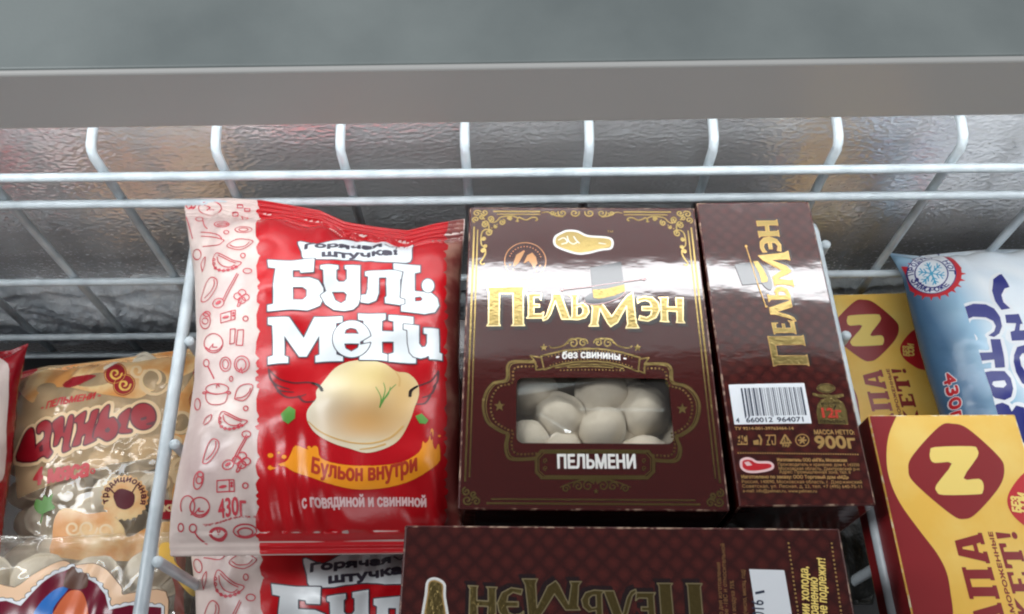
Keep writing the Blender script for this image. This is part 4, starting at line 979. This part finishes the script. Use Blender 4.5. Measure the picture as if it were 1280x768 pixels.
def clover(z, x, y):
    for dx, dy in ((-32, -5), (8, -35), (38, 5), (5, 30)): de(z, x + dx, y + dy, 32, 28)
    dr(z, [(x - 10, y + 20), (x - 35, y + 80), (x - 15, y + 78), (x + 2, y + 35)])
def tv(z, q):
    q = np.array(q, float); dr(z, q, close=True, sm=False, w=0.0007); m_ = q.mean(0); b_.add([R(z(ell(m_[0] - 20, m_[1] + 5, 30, 12, -12)))]); dr(z, [q[0] * 0.28 + q[1] * 0.72, q[3] * 0.28 + q[2] * 0.72], sm=False)
    de(z, *(q[0] * 0.14 + q[1] * 0.86 + (0, 22)), 6); de(z, *(q[0] * 0.14 + q[1] * 0.86 + (0, 45)), 6)
def ball(z, x, y, r=82): de(z, x, y, r, r * 1.02); dr(z, np.array([(-68,35),(-18,65),(42,55),(77,15)]) * r / 82 + (x, y)); dr(z, np.array([(-38,50),(-3,5),(-8,35),(32,35)]) * r / 82 + (x, y), sm=False)
zA, zB, zC, zD = Z(230, 250, 6.98), Z(230, 350, 6.98), Z(230, 450, 6.98), Z(210, 550, 5.908)
de(zA, 228, 75, 100, 60); dr(zA, [(180,50),(230,70),(200,95),(260,90)]); de(zA, 60, 45, 42, 40); dr(zA, [(30,20),(70,60),(40,75),(95,70)])
for x, y in ((490,60),(555,90),(450,130),(530,160)): dr(zA, [(x-25,y-13),(x+22,y-13),(x+22,y+13),(x-25,y+13)], close=True, sm=False)
de(zA, 330, 215, 65, 25); de(zA, 335, 215, 45, 10); de(zA, 370, 285, 22, 16); de(zA, 135, 170, 32, 18); dr(zA, [(165,180),(180,230),(205,255)]); dr(zA, [(20,150),(45,230),(75,340)])
de(zA, 520, 262, 75, 26); de(zA, 520, 262, 40, 14)
dr(zA, [(375,405),(420,365),(490,342),(600,360),(570,400),(500,435),(430,430)], close=True); dr(zA, [(400,395),(450,415),(530,405),(570,370)])
dr(zA, [(150,320),(240,325),(345,352),(335,372),(300,395),(220,405),(165,410)]); dr(zA, [(150,285),(230,290),(300,310),(330,340)])
crescent(zA, 0, 0); de(zA, 515, 488, 20); de(zA, 555, 622, 38, 22); de(zA, 115, 480, 35, 45); dr(zA, [(160,620),(150,560),(185,500),(180,570),(160,630)])
leaf(zB, 0, 0); spoon(zB, 0, 0); clover(zB, 500, 150); de(zB, 185, 360, 45, 70); de(zB, 185, 362, 26); de(zB, 200, 300, 30, 22); tv(zB, [(318,300),(450,265),(445,345),(322,380)]); de(zB, 537, 340, 22)
ball(zB, 258, 555); dr(zB, [(405,432),(448,430),(440,555),(400,562)], close=True, sm=False); dr(zB, [(470,440),(520,437),(512,575),(455,572)], close=True, sm=False)
de(zC, 195, 30, 24, 32); dr(zC, [(210,60),(235,110),(262,165)], 0.001); de(zC, 362, 40, 48, 62); de(zC, 362, 40, 26, 40); de(zC, 505, 40, 66, 72); de(zC, 500, 45, 42, 50); dr(zC, [(480,105),(500,70),(510,120)], sm=False); de(zC, 412, 168, 14, 22)
de(zC, 290, 255, 100, 45); dr(zC, [(190,290),(195,350),(230,388),(300,392),(360,370),(382,310)], 0.0007); de(zC, 180, 290, 16, 9); de(zC, 392, 290, 16, 10); dr(zC, [(285,245),(290,215),(310,235)]); dr(zC, [(195,285),(280,302),(385,285)])
dr(zC, [(445,330),(470,250),(530,215),(600,225),(570,310),(520,355),(455,348)], close=True); dr(zC, [(460,335),(520,325),(565,285),(580,250)])
crescent(zC, 52, -14); de(zC, 540, 425, 20); de(zC, 545, 650, 38, 28); dr(zC, [(170,560),(190,510),(240,480),(230,530),(180,570)]); de(zC, 118, 390, 25, 50)
z_D = Z(210, 550, 5.908); sD = lambda p: np.asarray(p, float) * (5.908 / 6.98)
zDl = lambda p: z_D(np.asarray(p, float).reshape(-1, 2)); zB2 = lambda p: Z(242, 552, 6.98)(p)
leaf(Z(232, 552, 6.98), 0, 0); spoon(zB2, 0, 0); clover(zD, 540, 155)
de(zD, 225, 300, 34, 68, 12); de(zD, 230, 300, 22, 26); de(zD, 240, 258, 22, 18); tv(zD, [(362,303),(488,297),(490,383),(362,388)]); de(zD, 572, 340, 20)
ball(zD, 235, 500, 72); de(zD, 145, 490, 52, 76, 0, DW, 150, 420)
de(zD, 185, 655, 26, 30); dr(zD, [(198,682),(225,725),(268,758)], 0.001); de(zD, 372, 695, 64, 45); de(zD, 372, 695, 52, 36); dr(zD, [(362,665),(372,700),(385,668)], sm=False); de(zD, 570, 675, 86, 50); de(zD, 572, 685, 56, 32); de(zD, 95, 650, 20, 30)
b_.text('430г', R(zD([(378,582)]))[0], R(zD([(578,560)]))[0], 0.0105, 0.00025)
b_.text('Продукт замороженный, хранить при -18', R(zD([(262,640)]))[0], R(zD([(650,578)]))[0], 0.0012, 0.00005)
RB.put(b_, 'line_drawings', M_doodle, 3)
d_ = P([(455, 714)], -0.085)[0] - P([(445, 312)], 0.0)[0]
R2 = copy_tree(RB.t); R2.location = RB.t.location + Vector(d_); R2['label'] = 'red and white dumpling bag half covered by the bag lying over it'

# --- snow-blue bag
SB = Bag('dumpling_bag', 'white and blue bag with navy letters and a red snowflake badge', [(1112,313),(1128,345),(1142,400),(1158,460),(1178,520),(1190,580),(1195,640)], [(1520,300),(1530,640)],
         [(1112,313),(1150,319),(1200,317),(1240,315),(1290,312),(1400,308),(1520,305)], 640, -0.135, 0.042, 0.035, M_snow, seal=0.004, seed=9, lump=0.003, wrinkle=0.0016)
S_ = SB.T
at = SB.me.attributes.new('col', 'FLOAT_COLOR', 'POINT'); vv = SB.V
ss, tt, _ = SB.st(vv[:, 0], vv[:, 1]); duL = (vv[:, 0] - SB.uL(vv[:, 1])); 
k1 = np.clip(1 - (duL - 0.012 - 0.014 * np.clip(-tt, -1, 1)) / 0.045, 0, 1); k1 = np.where(tt > 0.55, k1 * np.clip((1.25 - tt) / 0.55, 0.25, 1), k1)
nz = 0.5 + 0.5 * np.sin(vv[:, 0] * 130 + 2 * np.sin(vv[:, 1] * 90)) * np.sin(vv[:, 1] * 70)
cc = np.ones((len(vv), 4), dtype=np.float32); wht = np.array([0.82, 0.86, 0.90]); blu = np.array([0.08, 0.17, 0.29]); mid = np.array([0.36, 0.55, 0.70])
w = k1[:, None]; cc[:, :3] = np.where(w < 0.5, wht * (1 - 2 * w) + mid * 2 * w, mid * (2 - 2 * w) + blu * (2 * w - 1)); cc[:, :3] = cc[:, :3] * (1 - 0.12 * nz[:, None] * np.array([1, 0.6, 0.2]))
at.data.foreach_set('color', cc.ravel())
zs_ = Z(1020, 290, 3.2); TS = lambda p: S_(zs_(p)); zt_ = Z(1100, 300, 3.2); TT = lambda p: S_(zt_(p))
bc = (205, 136)
t_ = np.radians(np.linspace(0, 360, 120, endpoint=False)); rr_ = np.where((np.arange(120) % 5) == 0, 138, 118) * np.where((np.degrees(t_) > 200) & (np.degrees(t_) < 300), 0.78, 1) * 0.92
b_ = SB.lay(0.0004, zt_([(60,0),(380,280)])); b_.add([TT(np.stack([bc[0] + 1.12 * rr_ * np.cos(t_), bc[1] + 0.86 * rr_ * np.sin(t_)], 1))]); SB.put(b_, 'badge', M_tagred, 1)
b_ = SB.lay(0.0004, zt_([(60,0),(380,280)])); b_.add([TT(ell(bc[0], bc[1], 96, 78, 0, 40))]); SB.put(b_, 'badge_ring', M_paper, 2)
b_ = SB.lay(0.0003, zt_([(60,0),(380,280)]))
b_.stroke(TT(closed(ell(bc[0], bc[1], 98, 80, 0, 40))), 0.0007); b_.stroke(TT(closed(ell(bc[0], bc[1], 66, 56, 0, 40))), 0.0009)
def arc_text(lay, T, s, c, rx, ry, a0, a1, cap, grow, inward=False):
    """letters one by one round an ellipse (angles in picture sense, degrees)"""
    n = len(s)
    for i, ch in enumerate(s):
        if ch == ' ': continue
        a = a0 + (a1 - a0) * (i + 0.5) / n; da = abs(a1 - a0) / n * 0.40
        q = T(ell(c[0], c[1], rx, ry, 0, 3, a - da, a + da)); A_, B_ = (q[0], q[2]) if not inward else (q[2], q[0])
        lay.text(ch, A_, B_, cap, grow)
arc_text(b_, TT, 'ПРОДУКТ', bc, 72, 60, 175, 280, 0.0042, 0.0002); arc_text(b_, TT, 'НОГ', bc, 72, 60, 305, 365, 0.0042, 0.0002); arc_text(b_, TT, 'ЗАМОРОЖЕ', bc, 90, 74, 160, 35, 0.0042, 0.0002, True)
SB.put(b_, 'badge_lettering', M_navy, 3)
b_ = SB.lay(0.0003, zt_([(60,0),(380,280)]))
for a in range(0, 180, 60):
    for sg in (1, -1):
        u_ = np.array([math.cos(math.radians(a + 10)) * 1.1, math.sin(math.radians(a + 10)) * 0.95]) * sg; n_ = np.array([-u_[1], u_[0]]); c_ = np.array(bc, float)
        b_.stroke(TT([c_, c_ + u_ * 46]), 0.0012)
        for f in (18, 32): b_.stroke(TT([c_ + u_ * f, c_ + u_ * (f + 12) + n_ * 12]), 0.0009); b_.stroke(TT([c_ + u_ * f, c_ + u_ * (f + 12) - n_ * 12]), 0.0009)
SB.put(b_, 'snowflake', M_sky, 3)
# navy lettering runs down the bag, letter tops to the right
zn = Z(1180, 330, 3.84); TN = lambda p: S_(zn(p))
NAV = [[[(105,365),(145,358),(120,330),(108,290),(115,265),(140,255),(200,258),(235,275),(248,300),(240,325),(212,345),(240,352),(265,335),(278,300),(268,255),(240,215),(200,195),(140,192),(95,208),(72,240),(70,285),(85,335)]],
 [[(222,362),(270,362),(292,498),(245,500),(240,460),(145,470),(135,428),(232,425)]],
 [[(120,535),(225,515),(290,515),(320,550),(332,600),(322,640),(290,655),(245,645),(210,615),(190,585),(185,560),(130,578)], [(235,565),(290,560),(300,580),(285,595),(245,592),(230,580)]],
 [[(238,720),(238,690),(250,675),(280,667),(310,680),(325,710),(345,680),(384,690),(400,770),(420,860),(330,860),(260,800)]],
 [[(318,215),(275,222),(245,180),(230,130),(235,75),(265,52),(320,45),(400,48),(450,70),(480,130),(470,180),(430,215),(420,190),(440,150),(400,112),(330,108),(290,120),(275,150),(285,185)]],
 [[(292,245),(460,232),(465,280),(365,290),(362,320),(465,318),(470,362),(325,370),(318,327),(338,321),(345,286),(298,285)]],
 [[(335,440),(350,400),(385,390),(450,395),(480,440),(470,500),(430,520),(430,480),(440,440),(420,430),(375,430),(362,450),(370,490),(400,530),(400,585),(375,575),(345,520),(333,470)]]]
ex_px = zn([(40,20),(520,880)])
b_ = SB.lay(0.0006, ex_px)
for l in NAV: b_.add([TN(smooth_loop(l[0], 3))], 0.0024)
SB.put(b_, 'lettering_halo', M_paper, 1)
b_ = SB.lay(0.0004, ex_px)
for l in NAV: b_.add([TN(q_) for q_ in l])
SB.put(b_, 'lettering', M_navy, 2)
for nm, m_, gr, n_ in (('weight_outline', M_paper, 0.0014, 1), ('weight_lettering', M_tagred, 0.0006, 2)):
    b_ = SB.lay(0.0003, zs_([(470,540),(620,800)])); b_.text('430г', TS([(508,572)])[0], TS([(548,760)])[0], 0.0060, gr * 0.6); SB.put(b_, nm, m_, n_)

# --- clear bag with orange print and crimson lettering
DB = Bag('dumpling_bag', 'clear dumpling bag with crimson lettering and orange print beside the wire divider', [(26,468),(15,520),(4,600),(-4,690),(-8,770)], [(262,434),(258,520),(246,600),(236,690),(228,770)],
         [(26,466),(60,456),(120,450),(180,445),(230,440),(262,433)], 772, -0.215, 0.030, 0.025, M_film, seal=0.006, seed=12, lump=0.004, wrinkle=0.002, cell=0.034)
zq = Z(0, 420, 2.742); TQ = lambda p: DB.T(zq(p))
def fill(bag, xr, yr, step, label, group, R=0.0175, seed=1, drop=0.0):
    r_ = np.random.default_rng(seed); y = yr[0]; row = 0
    while y < yr[1]:
        x = xr[0] + (row % 2) * step / 2
        while x < xr[1]:
            u, v = x + r_.uniform(-.2, .2) * step, y + r_.uniform(-.2, .2) * step
            s_, t_, _ = bag.st(np.array([u]), np.array([v]))
            if abs(s_[0]) < 0.86 and abs(t_[0]) < 0.90:
                z = float(bag.surf(np.array([u]), np.array([v]))[0])
                if z > 0.012:
                    rad = R * r_.uniform(0.9, 1.08); dumpling(bag.c[0] + u, bag.c[1] + v, bag.zs + z - 0.66 * rad - 0.0042 - drop, rad, label, group, (r_.uniform(-.3, .3), r_.uniform(-.3, .3)))
            x += step
        y += step * 0.86; row += 1
fill(DB, (-0.10, 0.11), (-0.10, 0.12), 0.034, 'frozen dumpling seen through the clear orange printed bag', 'dumplings in the clear orange bag', 0.0170, 2)
fill(DB, (-0.09, 0.10), (-0.09, 0.11), 0.031, 'frozen dumpling seen through the clear orange printed bag', 'dumplings in the clear orange bag', 0.0165, 8, 0.017)
def side_strip(bag, name, m, s0, s1, n, res=0.0006):
    lay = bag.lay(res); X, Y = np.meshgrid(lay.X, lay.Y); ss, tt, _ = bag.st(X, Y); wob = 0.015 * np.sin(Y * 210) + 0.01 * np.sin(Y * 90 + 1)
    lay.d = 0.08 * np.maximum(s0 - ss - wob, ss + wob - s1); bag.put(lay, name, m, n)
side_strip(DB, 'red_edge', M_crim, -1.2, -0.86, 1); side_strip(DB, 'red_edge', M_crim, 0.90, 1.2, 1)
b_ = DB.lay(0.0007); b_.add([TQ([(30,60),(760,20),(760,760),(600,720),(560,420),(380,440),(60,560)])]); DB.put(b_, 'tan_print', M_tanfilm, 0.5)
# lower sheet of orange print round the edges of the film
def add_curls(lay, T, items, w=0.0022):
    for x, y, r, a, sg in items: lay.stroke(T(spiral(x, y, r, a, 1.1, sg, 22, 0.35)), w)
b_ = DB.lay(0.0006)
b_.add([TQ(smooth_loop([(60,170),(140,120),(300,85),(430,70),(560,55),(700,30),(720,90),(600,150),(520,190),(470,215),(380,205),(300,190),(220,175),(140,190),(110,230)], 4))])
b_.add([TQ(smooth_loop([(560,330),(600,230),(640,170),(700,100),(720,300),(690,520),(640,640),(600,600),(590,540),(600,480),(560,420)], 4))]); 
b_.add([TQ(smooth_loop([(190,620),(225,590),(300,610),(370,605),(420,650),(440,690),(520,650),(600,640),(620,720),(520,770),(200,760),(180,690)], 4))])
for x, y, rx, ry in ((530,150,40,34),(620,300,34,40),(600,430,26,30),(330,150,70,22),(160,180,34,18)): b_.sub([TQ(ell(x, y, rx, ry, -10))])
DB.put(b_, 'orange_print', M_orng, 1)
b_ = DB.lay(0.0005); add_curls(b_, TQ, [(525,150,60,0,1),(620,290,52,200,-1),(625,450,46,20,1),(600,370,34,90,1),(560,500,40,0,-1),(470,120,26,0,1)], 0.0030)
DB.put(b_, 'cream_curls', M_cream, 2); b_ = DB.lay(0.0005); add_curls(b_, TQ, [(300,660,34,0,1),(360,670,30,90,-1),(250,660,26,40,1)], 0.002); DB.put(b_, 'cream_curls', M_cream, 2)
zg = Z(0, 430, 5.485); zh = Z(120, 430, 5.485); TG = lambda p: DB.T(zg(p)); TH = lambda p: DB.T(zh(p))
LET = [TG(smooth_loop(l, 3)) for l in (
 [(120,800),(140,700),(185,600),(225,580),(240,640),(245,720),(258,800)],
 [(256,610),(262,560),(310,527),(350,545),(358,590),(345,650),(345,715),(362,745),(330,785),(300,770),(250,795),(238,760),(252,700),(300,655),(308,605),(285,600),(275,618)],
 [(360,570),(370,535),(420,500),(440,515),(438,570),(440,612),(455,570),(475,500),(500,490),(505,530),(490,620),(475,700),(485,722),(440,745),(430,725),(440,650),(420,640),(400,690),(375,705),(370,690),(378,620)],
 [(510,540),(520,510),(580,465),(592,480),(578,550),(612,530),(630,470),(670,450),(676,470),(650,560),(635,640),(660,660),(600,690),(575,690),(588,622),(560,642),(550,690),(505,705),(500,690),(530,600),(530,545)])]
LET += [TH(smooth_loop(l, 3)) for l in (
 [(-10,600),(15,540),(30,480),(75,425),(95,430),(85,512),(120,505),(150,540),(155,590),(130,640),(80,668),(40,650),(15,640),(-15,655)],
 [(155,530),(165,490),(225,445),(240,460),(220,540),(213,580),(245,590),(240,610),(175,615),(155,600),(172,560)], ell(325, 500, 86, 90, 0, 26))]
HOL = [TH(q_) for q_ in ([(62,590),(85,572),(102,590),(85,612),(66,608)], [(305,512),(350,498),(348,520),(310,530)], [(345,548),(415,528),(405,556),(350,562)])] + [TG(q_) for q_ in ([(268,712),(296,690),(300,735),(275,745)],)]
b_ = DB.lay(0.0005)
for l in LET: b_.add([l], 0.0042)
DB.put(b_, 'lettering_glow', M_cream, 3)
b_ = DB.lay(0.0004)
for l in LET: b_.add([l], 0.0010)
DB.put(b_, 'lettering_outline', M_dkred, 4)
b_ = DB.lay(0.0003)
for l in LET: b_.add([l], -0.0004)
for l in HOL: b_.sub([l])
DB.put(b_, 'lettering', M_crim, 5)
b_ = DB.lay(0.0003); b_.text('- ПЕЛЬМЕНИ -', TQ([(140,256)])[0], TQ([(342,212)])[0], 0.0066, 0.00035, 0, 0.25); DB.put(b_, 'small_red_text', M_tagred, 3); b_ = DB.lay(0.0003); b_.text('4 мяса', TQ([(116,512)])[0], TQ([(300,480)])[0], 0.0150, 0.0010); b_.stroke(TQ(closed(ell(318, 464, 7, 8))), 0.0012); DB.put(b_, 'red_text', M_tagred, 3)
b_ = DB.lay(0.0004)
for x, y in ((396,130), (426,168)): b_.add([TQ(ell(x, y, 40, 36, -35, 26))])
DB.put(b_, 'crimson_badges', M_crim, 3); b_ = DB.lay(0.0004); b_.add([TQ(ell(572, 596, 60, 34, 0, 26))]); DB.put(b_, 'weight_badge', M_crim, 3); b_ = DB.lay(0.0004); b_.add([TQ(smooth_loop([(215,168),(260,140),(330,135),(300,155),(240,178)], 3))]); DB.put(b_, 'red_chip', M_crim, 3)
b_ = DB.lay(0.0003); 
for x, y in ((396,130), (426,168)): b_.stroke(TQ(spiral(x, y, 22, 0, 1.2)), 0.002); b_.stroke(TQ(closed(ell(x, y, 36, 32, -35, 26))), 0.0005)
DB.put(b_, 'badge_marks', M_yellow, 4); b_ = DB.lay(0.0003); b_.text('1 кг', TQ([(530,606)])[0], TQ([(606,600)])[0], 0.0070, 0.0005); DB.put(b_, 'weight_text', M_cream, 4)
g_ = np.radians(np.arange(0, 360, 7.5)); rr_ = np.where(np.arange(48) % 2 == 0, 84, 76)
b_ = DB.lay(0.0004); b_.add([TQ(np.stack([428 + rr_ * np.cos(g_), 555 + 0.96 * rr_ * np.sin(g_)], 1))]); DB.put(b_, 'stamp', M_orng, 4)
b_ = DB.lay(0.0003); arc_text(b_, TQ, 'традиционная', (428, 555), 58, 56, 160, 385, 0.0048, 0.0003); b_.add([TQ(smooth_loop([(390,545),(410,525),(440,530),(462,545),(458,580),(432,596),(405,588),(395,570)], 3))]); b_.stroke(TQ([(392,540),(375,522)]), 0.0012); b_.stroke(TQ([(455,536),(468,515)]), 0.0012); DB.put(b_, 'stamp_lettering', M_dkred, 5)
b_ = DB.lay(0.0004)
b_.add([TQ(smooth_loop([(118,590),(125,560),(145,565),(152,545),(165,555),(182,540),(178,570),(190,590),(165,602),(140,612)], 3))]); b_.stroke(TQ([(150,600),(140,640)]), 0.0012); DB.put(b_, 'parsley_print', M_green, 3)

# --- clear bag with wine-coloured print nearer the front
WB = Bag('dumpling_bag', 'clear dumpling bag with wine and peach print and scalloped border', [(-75,672),(-85,760),(-95,900)], [(258,662),(252,720),(240,800),(235,900)],
         [(-75,672),(0,668),(80,672),(160,668),(258,662)], 900, -0.135, 0.036, 0.030, M_film, seal=0.006, seed=21, lump=0.004, wrinkle=0.0024, cell=0.036)
zw = Z(0, 640, 4.923); TW = lambda p: WB.T(zw(p))
fill(WB, (-0.13, 0.13), (-0.03, 0.12), 0.036, 'frozen dumpling seen through the clear wine printed bag', 'dumplings in the clear wine bag', 0.0180, 5)
pe = smooth_loop([(-60,470),(90,466),(200,390),(330,320),(400,302),(455,330),(520,322),(590,322),(660,360),(720,430),(750,470),(755,510),(830,498),(1020,492),(1030,700),(1030,900),(-60,900)], 3)
b_ = WB.lay(0.0005); b_.add([TW(pe)], 0.0005); WB.put(b_, 'brown_outline', M_hair, 1)
b_ = WB.lay(0.0005); b_.add([TW(pe)]); WB.put(b_, 'peach_print', M_peach, 2)
wi = [(-60,560),(40,548),(130,580),(165,540),(260,440),(350,380),(440,345),(520,400),(600,445),(650,510),(672,605),(740,590),(800,575),(995,590),(1000,900),(-60,900)]
sc_ = []; wn = np.array(wi[:-2], float); L = np.concatenate([[0], np.cumsum(np.hypot(*np.diff(wn, axis=0).T))])
b_ = WB.lay(0.0004); bo = WB.lay(0.0004)
for q in np.arange(20, L[-1], 52):
    c_ = np.array([np.interp(q, L, wn[:, 0]), np.interp(q, L, wn[:, 1])]) + (-3, -6); bo.add([TW(ell(c_[0], c_[1], 31, 19, -20))]); b_.add([TW(ell(c_[0], c_[1], 27, 15, -20))])
bo.add([TW(wi)], 0.0020); b_.add([TW(wi)], 0.0016)
WB.put(bo, 'scallop_outline', M_hat, 3); WB.put(b_, 'scallop_border', M_paper, 4)
b_ = WB.lay(0.0005); b_.add([TW(wi)]); WB.put(b_, 'wine_print', M_wine, 5)
b_ = WB.lay(0.0004); b_.add([TW(smooth_loop([(215,640),(230,590),(290,520),(350,475),(410,462),(420,480),(370,540),(330,600),(320,660)], 3))]); WB.put(b_, 'blue_print', M_blue, 6)
b_ = WB.lay(0.0004); b_.add([TW(smooth_loop([(320,680),(345,600),(390,530),(440,485),(500,490),(530,540),(545,620),(540,720)], 3))]); WB.put(b_, 'terracotta_print', M_tan, 6)
b_ = WB.lay(0.0004); b_.add([TW(smooth_loop([(395,440),(415,370),(455,335),(480,375),(500,372),(540,385),(545,430),(530,470),(460,478),(400,465)], 3))]); WB.put(b_, 'brown_print', M_hair, 7)
b_ = WB.lay(0.0005); b_.add([TW(smooth_loop([(985,205),(1040,190),(1060,240),(1080,310),(1150,380),(1215,420),(1200,520),(1140,480),(1060,380),(985,300)], 4))]); WB.put(b_, 'yellow_print', M_yellow, 1)

# --- red bag at the far left
FB = Bag('dumpling_bag', 'dark red shiny bag with a knotted corner beside the crimson lettered bag', [(-190,440),(-210,720)], [(33,432),(30,450),(22,480),(18,520),(12,570),(4,640),(-4,720)],
         [(-190,440),(-60,440),(10,436),(33,428)], 720, -0.165, 0.03, 0.03, mat('red_shiny_film', (150, 14, 28), 0.18, bump=(50, 0.003, 3, (1, 1, 1))), seal=0.004, seed=31, lump=0.003, wrinkle=0.003)
b_ = FB.lay(0.0006, [(-40, 440), (16, 620)]); b_.add([FB.T(smooth_loop([(-60,445),(4,450),(11,480),(8,540),(3,600),(-60,640)], 4))]); FB.put(b_, 'pale_print', M_milk, 1)

# --- crumpled black plastic in the gap under the barcode box
q = P([(960, 700), (1082, 655)], -0.10)
KB = Bag('plastic_bag', 'crumpled black plastic bag in the gap below the barcode box', [(905,618),(905,760)], [(1088,618),(1098,760)], [(905,618),(1000,618),(1088,618)], 760, -0.12, 0.024, 0.03, M_dkfilm, seal=0.004, seed=41, lump=0.007, wrinkle=0.004, cell=0.022)
